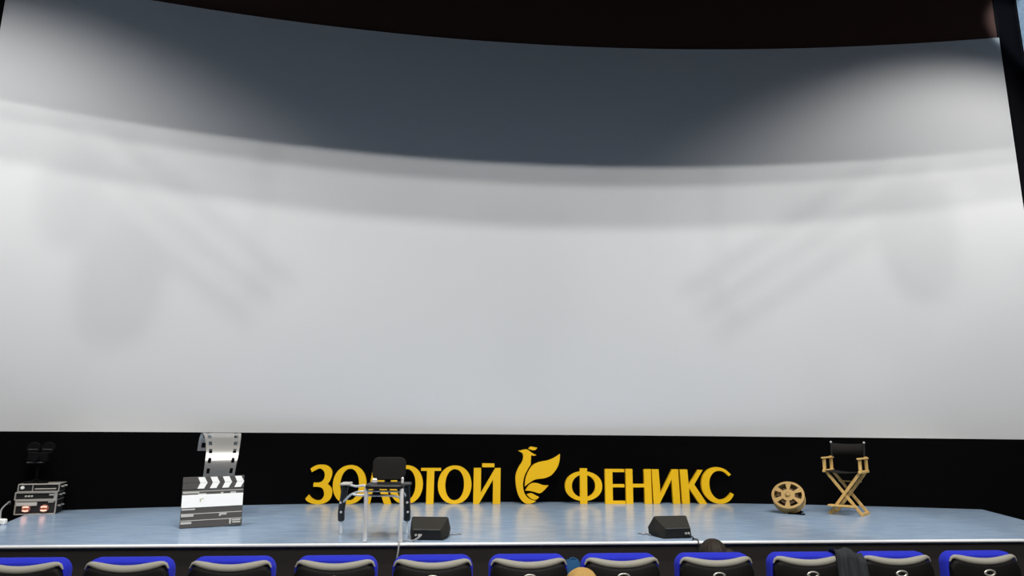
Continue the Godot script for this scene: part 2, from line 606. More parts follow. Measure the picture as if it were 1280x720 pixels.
func stage() -> void:
	var t := thing("stage", "low stage with glossy pale blue deck and dark front below the screen", "stage")
	var poly := []
	for i in 41:
		var x := lerpf(-6.2, 6.2, i / 40.0)
		poly.append(Vector3(x, 0, arc_z(x, 19.33, 10.3) + 0.005))
	poly.append(Vector3(5.82, 0, -8.11))
	poly.append(Vector3(5.22, 0, -6.765))
	poly.append(Vector3(-5.22, 0, -6.745))
	poly.append(Vector3(-5.84, 0, -8.02))
	var st := mb()
	var pts := PackedVector2Array()
	for q in poly:
		pts.append(Vector2(q.x, -q.z))
	prism(st, pts, STAGE - 0.04, STAGE, Transform3D(Basis(Vector3.RIGHT, Vector3.FORWARD, Vector3.UP), Vector3.ZERO))
	obj("deck", st, M.deck, t)
	st = mb()
	var small := PackedVector2Array()
	for q in pts:
		small.append(Vector2(q.x * 0.996, minf(q.y, 10.2) * 1.0 + (0.006 if q.y < 7 else 0.0)))
	prism(st, small, 0.0, STAGE - 0.04, Transform3D(Basis(Vector3.RIGHT, Vector3.FORWARD, Vector3.UP), Vector3.ZERO))
	obj("front_panel", st, M.stage_face, t)
	st = mb()
	tube(st, [Vector3(-5.22, STAGE - 0.012, -6.735), Vector3(5.22, STAGE - 0.012, -6.755)], 0.016, 12)
	obj("edge_trim", st, M.nosing, t, "shiny pale strip along the front edge")

# ------------------------------------------------------------------ the sign
const LZ := -10.0
func letter_xf(xl: float, wx: float, k: float, yb: float) -> Transform3D:   # outline units (x right, y down) -> metres
	var s := 0.9921 * k
	var x := -1.2066 + (wx + 1.2066) * 0.9921
	return Transform3D(Basis(Vector3(s, 0, 0), Vector3(0, -0.9921 * 0.01135, 0), Vector3(0, 0, 1)), Vector3(x - xl * s, STAGE + 0.001 + yb * 0.9921 * 0.01135, LZ))

func flipped(p: PackedVector2Array) -> PackedVector2Array:
	return p

func glyph(st: SurfaceTool, polys: Array, xf: Transform3D, z0 := -0.05, z1 := 0.0) -> void:
	for p in polys:
		var q := PackedVector2Array()
		for v in p:
			var w := xf * Vector3(v.x, v.y, 0)
			q.append(Vector2(w.x, w.y))
		prism(st, q, LZ + z0, LZ + z1)

func ring_glyph(st: SurfaceTool, outer: PackedVector2Array, inner: PackedVector2Array, xf: Transform3D, z0 := -0.05, z1 := 0.0) -> void:
	var n := outer.size()
	var o := PackedVector2Array()
	var i_ := PackedVector2Array()
	for k in n:
		var a := xf * Vector3(outer[k].x, outer[k].y, 0)
		var b := xf * Vector3(inner[k].x, inner[k].y, 0)
		o.append(Vector2(a.x, a.y)); i_.append(Vector2(b.x, b.y))
	# faces and walls without inner partitions
	for k in n:
		var j := (k + 1) % n
		var f := func(v: Vector2, z: float): return Vector3(v.x, v.y, LZ + z)
		var mid := (o[k] + i_[k] + o[j] + i_[j]) / 4.0
		var c := Vector3(mid.x, mid.y, LZ + (z0 + z1) / 2)
		fan(st, [f.call(o[k], z1), f.call(o[j], z1), f.call(i_[j], z1), f.call(i_[k], z1)], c)
		fan(st, [f.call(o[k], z0), f.call(o[j], z0), f.call(i_[j], z0), f.call(i_[k], z0)], c)
		fan(st, [f.call(o[k], z1), f.call(o[j], z1), f.call(o[j], z0), f.call(o[k], z0)], c, 5)
		fan(st, [f.call(i_[k], z1), f.call(i_[j], z1), f.call(i_[j], z0), f.call(i_[k], z0)], c, 6)

func P2(a: Array) -> PackedVector2Array:
	var out := PackedVector2Array()
	for i in range(0, a.size(), 2):
		out.append(Vector2(a[i], a[i + 1]))
	return out

func sign_letter(label: String, st: SurfaceTool) -> MeshInstance3D:
	var o := obj("sign_letter", st, M.letter)
	tag(o, label, "letter", "standing sign letters")
	return o

func sign_row() -> void:
	var st := mb()
	glyph(st, [outline([[385.3, 586.9, 1], [391.5, 583.2], [399, 582.2], [406.5, 583.5], [411.8, 588], [413, 593.5], [411.4, 599.8], [408.3, 605.2, 1], [413.0, 610], [414.5, 616], [412.5, 622.5], [407, 627], [398.5, 628.8], [389.5, 627.8], [383.5, 625], [381.2, 622.5, 1], [385.3, 617.6, 1], [389, 621.5], [395, 624.3], [400.5, 623.6], [403.8, 620], [404.3, 615.5], [402.5, 611], [398.5, 608.7], [390.3, 608.4, 1], [390.3, 603.6, 1], [397.5, 603.3], [401.8, 600.8], [403.8, 596.5], [403.3, 591.5], [400.5, 588], [396.5, 586.8], [392.3, 588.5], [387.3, 591.2, 1]])], letter_xf(381, -3.119, 0.0108, 628.8))
	sign_letter("yellow standing letter З, leftmost of the sign", st)
	for o in [[435.7, 414.5, -2.757, 0.01089, "yellow letter O right after the З, partly behind the chair"], [506.8, 485.6, -1.981, 0.01105, "yellow letter O half hidden behind the chair back"], [567.8, 546.5, -1.307, 0.0112, "yellow letter O standing clear between Т and Й"]]:
		st = mb()
		ring_glyph(st, ellipse(o[0], 605, 21.1, 23.1, 48, 2.1), ellipse(o[0], 605, 11.8, 18.8, 48, 2.1), letter_xf(o[1], o[2], o[3], 628.1))
		sign_letter(o[4], st)
	st = mb()
	glyph(st, [P2([464.5, 584, 473.2, 584, 489.3, 627.7, 480, 627.7, 468.3, 597, 462.3, 627.7, 457.5, 627.7])], letter_xf(457.5, -2.289, 0.01097, 627.7))
	sign_letter("yellow letter Л mostly hidden behind the chair seat", st)
	st = mb()
	glyph(st, [P2([525, 584.2, 550.3, 584.2, 550.3, 587.6, 541.8, 587.6, 541.8, 627.3, 532.5, 627.3, 532.5, 587.6, 525, 587.6])], letter_xf(525, -1.546, 0.01112, 627.3))
	sign_letter("yellow letter Т above the left stage monitor", st)
	var t := thing("sign_letter", "yellow letter Й with a bar over it, just left of the bird", "letter", Vector3.ZERO, 0.0, "standing sign letters")
	var xf := letter_xf(591.5, -0.803, 0.01128, 627.3)
	st = mb()
	glyph(st, [P2([591.5, 584, 600.7, 584, 600.7, 614, 618.5, 584, 625.3, 584, 625.3, 627.3, 616, 627.3, 616, 597.5, 598.5, 627.3, 591.5, 627.3])], xf)
	obj("letter_body", st, M.letter, t)
	st = mb()
	glyph(st, [P2([602, 578.4, 617.3, 578.4, 617.3, 583, 602, 583])], xf)
	obj("accent_bar", st, M.letter, t)
	st = mb()
	glyph(st, [P2([605, 580, 607, 580, 607, 600, 605, 600])], xf, -0.058, -0.05)
	obj("bracket", st, M.bracket, t)
	st = mb()
	glyph(st, [P2([612, 580, 614, 580, 614, 593, 612, 593])], xf, -0.058, -0.05)
	obj("bracket", st, M.bracket, t)
	# the bird emblem
	t = thing("bird_emblem", "yellow cut-out bird emblem with raised wing between the two words", "emblem")
	xf = letter_xf(644, -0.21, 0.01138, 626.2)
	st = mb()
	glyph(st, [outline([[647.4, 561.6, 1], [651.5, 560.9], [654.5, 560.2], [658.5, 559.9], [662, 562], [666.5, 565], [670.4, 566.5, 1], [667.5, 567.6], [663.8, 566.8, 1], [663.6, 571], [663.3, 578.3, 1], [660.2, 583], [655.9, 591.3], [653.7, 600.8], [654.3, 609], [657.4, 616.1], [663.3, 620.8], [669.8, 622.3, 1], [667.5, 624.4], [662, 626], [656.4, 625.3], [650.3, 619.7], [646.2, 610.2], [644.2, 597.2], [645, 589], [648, 581.9], [652.2, 575.4], [653.9, 569.5], [652.9, 564.8], [650.6, 563.2]], 4)], xf)
	obj("body", st, M.letter, t)
	st = mb()
	glyph(st, [outline([[660.4, 558.9, 1], [663.3, 556.4], [667, 556.9], [671.6, 557.7, 1], [669.8, 559.8], [666.8, 560.9], [663.5, 560.2]], 4)], xf)
	obj("crest", st, M.letter, t)
	st = mb()
	glyph(st, [outline([[656, 604.9, 1], [656.8, 596], [659.8, 587.8], [665.7, 579.5], [674, 575.4], [685.8, 573], [694, 569.5], [700.5, 565.3, 1], [699.9, 573.6], [696.4, 583.1], [689.3, 591.3], [681, 594.9], [669.2, 596.6], [661.6, 600.8]], 4)], xf)
	obj("wing_feather", st, M.letter, t)
	st = mb()
	glyph(st, [outline([[656.8, 610, 1], [660.4, 604.3], [665.7, 601], [672.8, 601.4], [679.9, 603.7], [685.8, 603.7, 1], [681, 609], [675.1, 613.2], [669.2, 612], [662.2, 610.4]], 4)], xf)
	obj("wing_feather", st, M.letter, t)
	st = mb()
	glyph(st, [outline([[658.6, 614.7, 1], [663.9, 613.2], [669.2, 615.5], [674, 617.9, 1], [670.4, 620.8], [666.3, 620.8], [662.2, 618.5]], 4)], xf)
	obj("wing_feather", st, M.letter, t)
	st = mb()
	glyph(st, [P2([650, 606, 668, 585, 671, 587, 653, 609]), P2([655, 617, 664, 603, 667, 605, 658, 619]), P2([655, 618, 663, 615, 664, 618, 658, 621])], xf, -0.06, -0.05)
	glyph(st, [P2([657, 616, 657, 605, 660, 605, 660, 616])], xf, -0.07, -0.06)
	glyph(st, [P2([652, 616, 668, 616, 668, 626.1, 652, 626.1])], xf, -0.07, -0.05)
	obj("bracket", st, M.bracket, t)
	st = mb()
	glyph(st, [P2([658, 557, 664, 557, 664, 563, 658, 563])], xf, -0.06, -0.05)
	obj("bracket", st, M.bracket, t)
	# second word
	st = mb()
	xf = letter_xf(706.3, 0.503, 0.01157, 628.2)
	ring_glyph(st, ellipse(729.8, 606.5, 23.4, 18.1, 48, 2.1), ellipse(729.8, 606.5, 14.8, 13.8, 48, 2.1), xf, -0.049, -0.001)
	glyph(st, [P2([725.3, 584.8, 734.3, 584.8, 734.3, 628.2, 725.3, 628.2])], xf)
	sign_letter("yellow letter Ф, first after the bird", st)
	st = mb()
	glyph(st, [P2([756.8, 586, 781.2, 586, 781.2, 589.8, 766.2, 589.8, 766.2, 604.7, 781, 604.7, 781, 608.5, 766.2, 608.5, 766.2, 625, 782, 625, 782, 628.7, 756.8, 628.7])], letter_xf(756.8, 1.088, 0.01167, 628.7))
	sign_letter("yellow letter Е between Ф and Н", st)
	st = mb()
	glyph(st, [P2([782.9, 586.2, 791.5, 586.2, 791.5, 604.6, 806, 604.6, 806, 586.4, 814.8, 586.4, 815.2, 629, 806.2, 629, 806.2, 608.8, 791.7, 608.8, 791.7, 629, 782.9, 629])], letter_xf(782.7, 1.39, 0.01174, 629))
	sign_letter("yellow letter Н with a level crossbar, right after Е", st)
	st = mb()
	glyph(st, [P2([815.9, 586.5, 824.6, 586.5, 826, 616, 841.5, 586.5, 849.2, 586.5, 850.5, 629, 841.7, 629, 840.6, 599, 824.5, 629, 817.2, 629])], letter_xf(815.6, 1.776, 0.01183, 629))
	sign_letter("yellow letter И with a diagonal stroke, just before К", st)
	st = mb()
	glyph(st, [P2([851.3, 587, 860.8, 587, 861.8, 606.2, 874.5, 587.5, 880.2, 587.5, 868.8, 605.5, 884, 629.4, 874.5, 629.4, 862.1, 610, 862.5, 629.4, 853, 629.4])], letter_xf(851.3, 2.198, 0.01191, 629.4))
	sign_letter("yellow letter К, next to last of the sign", st)
	st = mb()
	glyph(st, [outline([[915.7, 593.6, 1], [912.6, 595.6, 1], [907, 590.5], [900, 589], [893.5, 591.5], [889, 598], [887.8, 606], [889, 614], [893, 620.8], [899, 624.6], [905.5, 624], [911, 620.5], [914.6, 616.2, 1], [918, 618.4, 1], [914, 624.5], [907.5, 628.8], [899.5, 629.9], [890.5, 627.5], [883, 621], [878.6, 612.5], [878.1, 603], [880.8, 594.5], [886.5, 588], [894, 584.9], [901.5, 584.7], [909, 587.6]], 4)], letter_xf(878, 2.516, 0.01199, 629.9))
	sign_letter("yellow letter С, rightmost of the sign", st)

# ------------------------------------------------------------------ props on the stage
func clapperboard() -> void:
	var t := thing("clapperboard", "oversized dark film clapperboard with white chevrons and white panel on stage", "clapperboard", Vector3(-3.637, STAGE + 0.008, -7.82), 0.0)
	t.rotation = Vector3(-0.05, 0.32, 0.02)
	var W := 0.6
	var H := 0.515
	var k := W / 695.0                                                       # board units: 695 wide
	var st := mb()
	box(st, Vector3(0, 0.19, -0.02), Vector3(W, 0.38, 0.04), 0.004)
	var slate := obj("slate", st, M.slate, t)
	st = mb(); box(st, Vector3(0, 0.415, -0.02), Vector3(W, 0.062, 0.045), 0.003)
	var low := obj("clap_stick", st, M.slate, t)
	st = mb(); box(st, Vector3(0, 0.479, -0.02), Vector3(W, 0.062, 0.045), 0.003)
	var top := obj("clap_stick", st, M.slate, t)
	for i in 4:
		var x := -W / 2 + (165 + i * 139.5) * k
		for s in [1, -1]:
			st = mb()
			var y0 := 0.447
			var y1: float = 0.447 + s * 0.058
			prism(st, P2([x + 30 * k, y0 + s * 0.001, x + 112 * k, y0 + s * 0.001, x + 98 * k, y0 + s * 0.02, x + 76 * k, y1, x, y1]), 0.0, 0.005, Transform3D(Basis.IDENTITY, Vector3(0, 0, 0.0015)))
			obj("white_stripe", st, M.white_paint, top if s > 0 else low)
	# white panel, ruled lines and the small illegible captions
	st = mb(); box(st, Vector3(0, 0.265, 0.002), Vector3(W - 0.006, 0.128, 0.006), 0.001)
	obj("white_panel", st, M.white_paint, slate)
	st = mb()
	prism(st, outline([[-0.132, 0.292, 1], [-0.118, 0.283], [-0.1, 0.288], [-0.082, 0.292, 1], [-0.1, 0.281], [-0.116, 0.274], [-0.112, 0.252, 1], [-0.122, 0.258], [-0.126, 0.272], [-0.122, 0.28]], 4), 0.005, 0.0062)
	obj("small_emblem", st, M.olive_print, slate)
	for r in [[-0.296, 0.296, 0.362, 0.007], [-0.296, 0.296, 0.138, 0.007], [-0.296, 0.296, 0.072, 0.007]]:
		st = mb(); box(st, Vector3((r[0] + r[1]) / 2, r[2], 0.001), Vector3(r[1] - r[0], r[3], 0.004), 0.0)
		obj("ruled_line", st, M.pale_paint, slate)
	for r in [[-0.292, -0.135, 0.352, 0.02], [-0.145, -0.066, 0.334, 0.014], [0.075, 0.1, 0.338, 0.016], [0.17, 0.225, 0.338, 0.016], [-0.292, -0.165, 0.184, 0.016], [-0.292, -0.175, 0.122, 0.022], [0.072, 0.145, 0.123, 0.018], [0.07, 0.09, 0.112, 0.018], [-0.292, -0.19, 0.05, 0.022], [0.175, 0.192, 0.044, 0.05], [0.205, 0.285, 0.034, 0.014], [0.2, 0.285, 0.056, 0.014]]:
		st = mb(); box(st, Vector3((r[0] + r[1]) / 2, r[2], 0.001), Vector3(r[1] - r[0], r[3], 0.004), 0.0)
		obj("caption_strip", st, M.pale_paint, slate)
	st = mb()
	box(st, Vector3(0.0, 0.17, -0.08), Vector3(0.04, 0.36, 0.02), 0.002, Basis(Vector3.RIGHT, 0.32))
	obj("rear_prop", st, M.bracket, t)

func film_strip() -> void:
	# a sheet swept through an S, with real sprocket holes; rows are [height, forward, centre x, half width]
	var t := thing("film_strip", "giant silver strip of film curling up behind the clapperboard", "film strip", Vector3(-3.825, STAGE + 0.003, -8.55), 0.28)
	var keys := [[0.0, -0.07, 0.0, 0.167], [0.15, -0.03, 0.0, 0.167], [0.3, 0.01, 0.0, 0.167], [0.45, 0.05, 0.0, 0.167], [0.56, 0.075, 0.006, 0.169], [0.65, 0.07, 0.012, 0.172], [0.72, 0.035, 0.016, 0.176], [0.79, -0.025, 0.016, 0.183], [0.86, -0.1, 0.01, 0.193], [0.925, -0.19, 0.0, 0.205], [0.955, -0.29, -0.016, 0.216], [0.93, -0.38, -0.034, 0.221], [0.85, -0.42, -0.045, 0.225], [0.74, -0.43, -0.05, 0.225]]
	var rows := []
	for i in keys.size() - 1:
		var g := func(n: int): var q: Array = keys[clampi(n, 0, keys.size() - 1)]; return Vector4(q[0], q[1], q[2], q[3])
		var a: Vector4 = g.call(i)
		var b: Vector4 = g.call(i + 1)
		var p: Vector4 = g.call(i - 1)
		var n: Vector4 = g.call(i + 2)
		for s in 6:
			var v := Vector4()
			for c in 4:
				v[c] = cubic_interpolate(a[c], b[c], p[c], n[c], s / 6.0)
			rows.append(v)
	rows.append(Vector4(keys[-1][0], keys[-1][1], keys[-1][2], keys[-1][3]))
	# resample by length, 15 mm apart
	var len := [0.0]
	for i in range(1, rows.size()):
		len.append(len[-1] + Vector2(rows[i].x - rows[i - 1].x, rows[i].y - rows[i - 1].y).length())
	var even := []
	var total: float = len[-1]
	var steps := int(total / 0.012)
	var j := 0
	for i in steps + 1:
		var want := total * i / steps
		while j < rows.size() - 2 and len[j + 1] < want:
			j += 1
		even.append(rows[j].lerp(rows[j + 1], clampf((want - len[j]) / (len[j + 1] - len[j]), 0, 1)))
	var cols := [-1.0, -0.83, -0.63, -0.3, 0.0, 0.3, 0.63, 0.83, 1.0]
	var at := func(r: int, c: int, side: float):
		var v: Vector4 = even[r]
		var a: Vector4 = even[maxi(r - 1, 0)]
		var b: Vector4 = even[mini(r + 1, even.size() - 1)]
		var tang := Vector2(b.y - a.y, b.x - a.x).normalized()                # (forward, height)
		var n := Vector2(tang.y, -tang.x)
		return Vector3(v.z + cols[c] * v.w, v.x + n.y * side, v.y + n.x * side)
	var st := mb()
	var open := func(r: int, c: int) -> bool:
		return (c == 1 or c == 6) and (r % 10) in [3, 4, 5, 6, 7]
	for r in even.size() - 1:
		for c in 8:
			if open.call(r, c):
				continue
			var f := [at.call(r, c, 0.0), at.call(r, c + 1, 0.0), at.call(r + 1, c + 1, 0.0), at.call(r + 1, c, 0.0)]
			var b := [at.call(r, c, -0.004), at.call(r, c + 1, -0.004), at.call(r + 1, c + 1, -0.004), at.call(r + 1, c, -0.004)]
			st.set_smooth_group(1)
			for w in [f[0], f[2], f[1], f[0], f[3], f[2]]: st.add_vertex(w)
			st.set_smooth_group(2)
			for w in [b[0], b[1], b[2], b[0], b[2], b[3]]: st.add_vertex(w)
			var ctr: Vector3 = (f[0] + f[2] + b[0] + b[2]) / 4.0
			if c == 0 or open.call(r, c - 1): fan(st, [f[0], f[3], b[3], b[0]], ctr)
			if c == 7 or open.call(r, c + 1): fan(st, [f[1], f[2], b[2], b[1]], ctr)
			if r == 0 or open.call(r - 1, c): fan(st, [f[0], f[1], b[1], b[0]], ctr)
			if r == even.size() - 2 or open.call(r + 1, c): fan(st, [f[3], f[2], b[2], b[3]], ctr)
	obj("film_sheet", st, M.film_silver, t)
	st = mb()
	tube(st, [Vector3(0, 0.0, -0.12), Vector3(0, 0.5, -0.1), Vector3(0.0, 0.7, -0.06)], 0.012, 8)
	box(st, Vector3(0, 0.008, -0.12), Vector3(0.3, 0.016, 0.24), 0.003)
	obj("stand", st, M.bracket, t)

func stage_chair() -> void:
	var t := thing("stage_chair", "black chair with rounded back and bright chrome front legs at the stage edge", "chair", Vector3(-1.78, STAGE, -6.95))
	var o := Vector3(-1.78, STAGE, -6.95)
	var v := func(x: float, y: float, z: float): return Vector3(x, y, -z) - o
	var st := mb()
	# backrest: a slightly curved rounded slab leaning back
	var rings := []
	for q in [[-0.016, 0.012], [-0.012, 0.003], [0.0, 0.0], [0.012, 0.003], [0.016, 0.012]]:
		var ring := []
		for p in rounded(0.33 - 2 * q[1], 0.225 - 2 * q[1], 0.06 - q[1], 6):
			var bow: float = 0.25 * p.x * p.x
			ring.append(v.call(-1.765, 1.54, 7.2) + Basis(Vector3.RIGHT, -0.12) * Vector3(p.x, p.y, q[0] + bow))
		rings.append(ring)
	loft(st, rings)
	obj("backrest", st, M.black_fabric, t)
	st = mb()
	cushion(st, 0.36, 0.44, 0.036, 0.05, Transform3D(Basis(Vector3.RIGHT, -PI / 2), v.call(-1.775, 1.395, 7.0)), 0.012)
	obj("seat", st, M.black_plastic, t)
	st = mb()
	tube(st, [v.call(-1.775, 1.39, 7.19), v.call(-1.775, 1.45, 7.23), v.call(-1.77, 1.52, 7.222)], 0.03, 8, 0.03, 0.35)
	obj("back_post", st, M.black_plastic, t)
	for q in [[[-1.602, 0.906, 6.77], [-1.606, 1.2, 6.79], [-1.612, 1.378, 6.82]], [[-1.932, 0.906, 6.82], [-1.938, 1.2, 6.82], [-1.944, 1.378, 6.83]]]:
		st = mb()
		tube(st, [v.call(q[0][0], q[0][1], q[0][2]), v.call(q[1][0], q[1][1], q[1][2]), v.call(q[2][0], q[2][1], q[2][2])], 0.019, 12)
		obj("front_leg", st, M.chrome, t)
	for q in [[-2.185, -2.225], [-1.585, -1.575]]:
		st = mb()
		tube(st, [v.call(q[0], 1.375, 7.16), v.call(q[1], 1.12, 7.26), v.call(q[1], 1.04, 7.3)], 0.034, 10, 0.034)
		var sl := obj("rear_leg", st, M.black_plastic, t)
		st = mb()
		tube(st, [v.call(q[1], 1.04, 7.3), v.call(q[1], 0.906, 7.33)], 0.013, 10)
		obj("leg_tip", st, M.chrome, sl)
		for y in [1.215, 1.125]:
			st = mb()
			lathe(st, [Vector2(0.012, 0), Vector2(0.01, 0.008)], 10, Transform3D(Basis(Vector3.RIGHT, PI / 2), v.call(q[1] + 0.01 - 0.1 * (y - 1.12), y, 7.18)))
			obj("stud", st, M.chrome, sl)
	# side arm pads and the tubes that carry them
	st = mb(); box(st, v.call(-2.17, 1.4, 7.12), Vector3(0.1, 0.022, 0.2), 0.008)
	obj("arm_pad", st, M.pale_paint, t)
	st = mb(); box(st, v.call(-1.575, 1.395, 7.14), Vector3(0.075, 0.03, 0.2), 0.01)
	obj("arm_pad", st, M.black_plastic, t)
	st = mb(); box(st, v.call(-1.61, 1.45, 6.86), Vector3(0.024, 0.06, 0.03), 0.008)
	obj("arm_stub", st, M.chrome, t)
	st = mb(); box(st, v.call(-1.885, 1.435, 7.0), Vector3(0.05, 0.05, 0.04), 0.012)
	obj("arm_stub", st, M.chrome, t)
	st = mb()
	tube(st, curve([v.call(-2.13, 1.39, 7.1), v.call(-2.06, 1.385, 7.0), v.call(-1.97, 1.4, 6.9), v.call(-1.944, 1.37, 6.84)]), 0.011, 8)
	obj("arm_tube", st, M.chrome, t)
	st = mb()
	tube(st, curve([v.call(-2.2, 1.22, 7.2), v.call(-2.1, 1.31, 7.0), v.call(-2.02, 1.312, 6.9), v.call(-1.7, 1.31, 6.86), v.call(-1.61, 1.29, 6.8)]), 0.011, 8)
	tube(st, curve([v.call(-2.16, 1.27, 7.16), v.call(-2.04, 1.33, 7.05), v.call(-1.8, 1.335, 7.05), v.call(-1.62, 1.32, 7.1), v.call(-1.59, 1.26, 7.2)]), 0.009, 8)
	obj("crossbar", st, M.chrome, t)

func wedge(s: float, at: Vector3, turn: float, label: String) -> void:
	var t := thing("stage_monitor", label, "speaker", at, turn, "wedge stage monitors")
	# seen from behind: the cabinet tapers towards the audience
	var A := Vector3(-0.15, 0, 0.12); var B := Vector3(0.15, 0, 0.12)       # front foot
	var C := Vector3(-0.18, 0, -0.15); var D := Vector3(0.18, 0, -0.15)        # rear foot
	var E := Vector3(-0.138, 0.096, 0.145); var F := Vector3(0.128, 0.096, 0.145)  # ridge
	var G := Vector3(-0.178, 0.19, -0.03); var H := Vector3(0.178, 0.19, -0.03)  # top edge
	var I := Vector3(-0.188, 0.075, -0.155); var J := Vector3(0.19, 0.075, -0.155)
	var K := Vector3(-0.182, 0.06, 0.03); var L := Vector3(0.19, 0.06, 0.03)
	var c := Vector3(0, 0.08, 0)
	var st := mb()
	for f in [[A, B, D, C], [E, F, H, G], [A, B, F, E], [A, E, K], [E, G, K], [G, I, K], [I, C, K], [C, A, K], [B, F, L], [F, H, L], [H, J, L], [J, D, L], [D, B, L], [C, D, J, I]]:
		fan(st, f, c)
	obj("cabinet", st, M.cabinet, t)
	st = mb()
	fan(st, [G + Vector3(0.01, 0.004, -0.004), H + Vector3(-0.01, 0.004, -0.004), J + Vector3(-0.01, 0.004, -0.004), I + Vector3(0.01, 0.004, -0.004)], c)
	fan(st, [G, H, J, I], c + Vector3(0, 0.4, -0.4))
	obj("grille", st, M.grille, t)
	st = mb()
	var n := (B - A).cross(E - A).normalized()
	if n.z < 0:
		n = -n
	for q in [[A, B, F, E]]:
		var inset := []
		for p in q:
			inset.append(p.lerp((A + B + E + F) / 4.0, 0.1) + n * 0.003)
		fan(st, inset, c)
	obj("rear_plate", st, M.grille, t)
	for dx in [0.0, 0.03]:
		st = mb()
		lathe(st, [Vector2(0.011, 0), Vector2(0.011, 0.012)], 12, Transform3D(Basis(Vector3.RIGHT, PI / 2), Vector3(s * (0.105 - dx), 0.05, 0.145)))
		obj("socket", st, M.hook_metal, t)
	st = mb()
	box(st, (E + F) / 2 + Vector3(0, 0.001, 0.001), Vector3(0.25, 0.008, 0.01), 0.003)
	obj("edge_lip", st, M.camera_edge, t)

func cables() -> void:
	var y := STAGE + 0.007
	var st := mb()
	tube(st, curve([Vector3(-1.415, STAGE + 0.06, -6.835), Vector3(-1.44, STAGE + 0.04, -6.79), Vector3(-1.5, y, -6.82), Vector3(-1.56, y, -6.86), Vector3(-1.6, y + 0.002, -6.8), Vector3(-1.612, STAGE + 0.012, -6.74), Vector3(-1.615, STAGE - 0.06, -6.715), Vector3(-1.63, STAGE - 0.2, -6.722), Vector3(-1.62, 0.4, -6.722), Vector3(-1.62, 0.006, -6.71)]), 0.009, 8)
	tag(obj("cable", st, M.cable_grey), "pale cable from the left monitor hanging over the stage edge", "cable")
	st = mb()
	tube(st, curve([Vector3(-1.16, y, -7.1), Vector3(-1.13, y, -7.24), Vector3(-1.09, y, -7.2), Vector3(-1.06, y, -7.27), Vector3(-1.03, y, -7.22)]), 0.007, 8)
	tag(obj("cable", st, M.cable_grey), "short grey cable end lying right of the left monitor", "cable")
	st = mb()
	tube(st, curve([Vector3(0.87, y, -7.12), Vector3(0.85, y, -7.22), Vector3(0.81, y, -7.16), Vector3(0.79, y, -7.24), Vector3(0.76, y, -7.2)]), 0.007, 8)
	tag(obj("cable", st, M.cable_grey), "grey cable end lying left of the right monitor", "cable")
	st = mb()
	tube(st, curve([Vector3(1.17, STAGE + 0.05, -6.83), Vector3(1.19, STAGE + 0.03, -6.78), Vector3(1.21, y, -6.85), Vector3(1.23, y, -6.85), Vector3(1.225, STAGE + 0.013, -6.755), Vector3(1.222, STAGE - 0.04, -6.727), Vector3(1.222, STAGE - 0.3, -6.727), Vector3(1.222, 0.006, -6.72)]), 0.006, 8)
	tag(obj("cable", st, M.cable_black), "thin dark cable from the right monitor down the stage front", "cable")
	st = mb()
	tube(st, curve([Vector3(-5.9, STAGE + 0.05, -8.12), Vector3(-5.98, STAGE + 0.13, -8.25), Vector3(-6.04, STAGE + 0.18, -8.45), Vector3(-6.16, STAGE + 0.17, -8.7), Vector3(-6.27, STAGE + 0.12, -8.9)]), 0.008, 8)
	tag(obj("cable", st, M.cable_grey), "grey cable looping out of the equipment stack at far left", "cable")
	st = mb()
	box(st, Vector3(-5.86, STAGE + 0.03, -8.08), Vector3(0.09, 0.06, 0.06), 0.012)
	tag(obj("socket_box", st, M.white_paint), "small white socket box at the left end of the stage", "box")

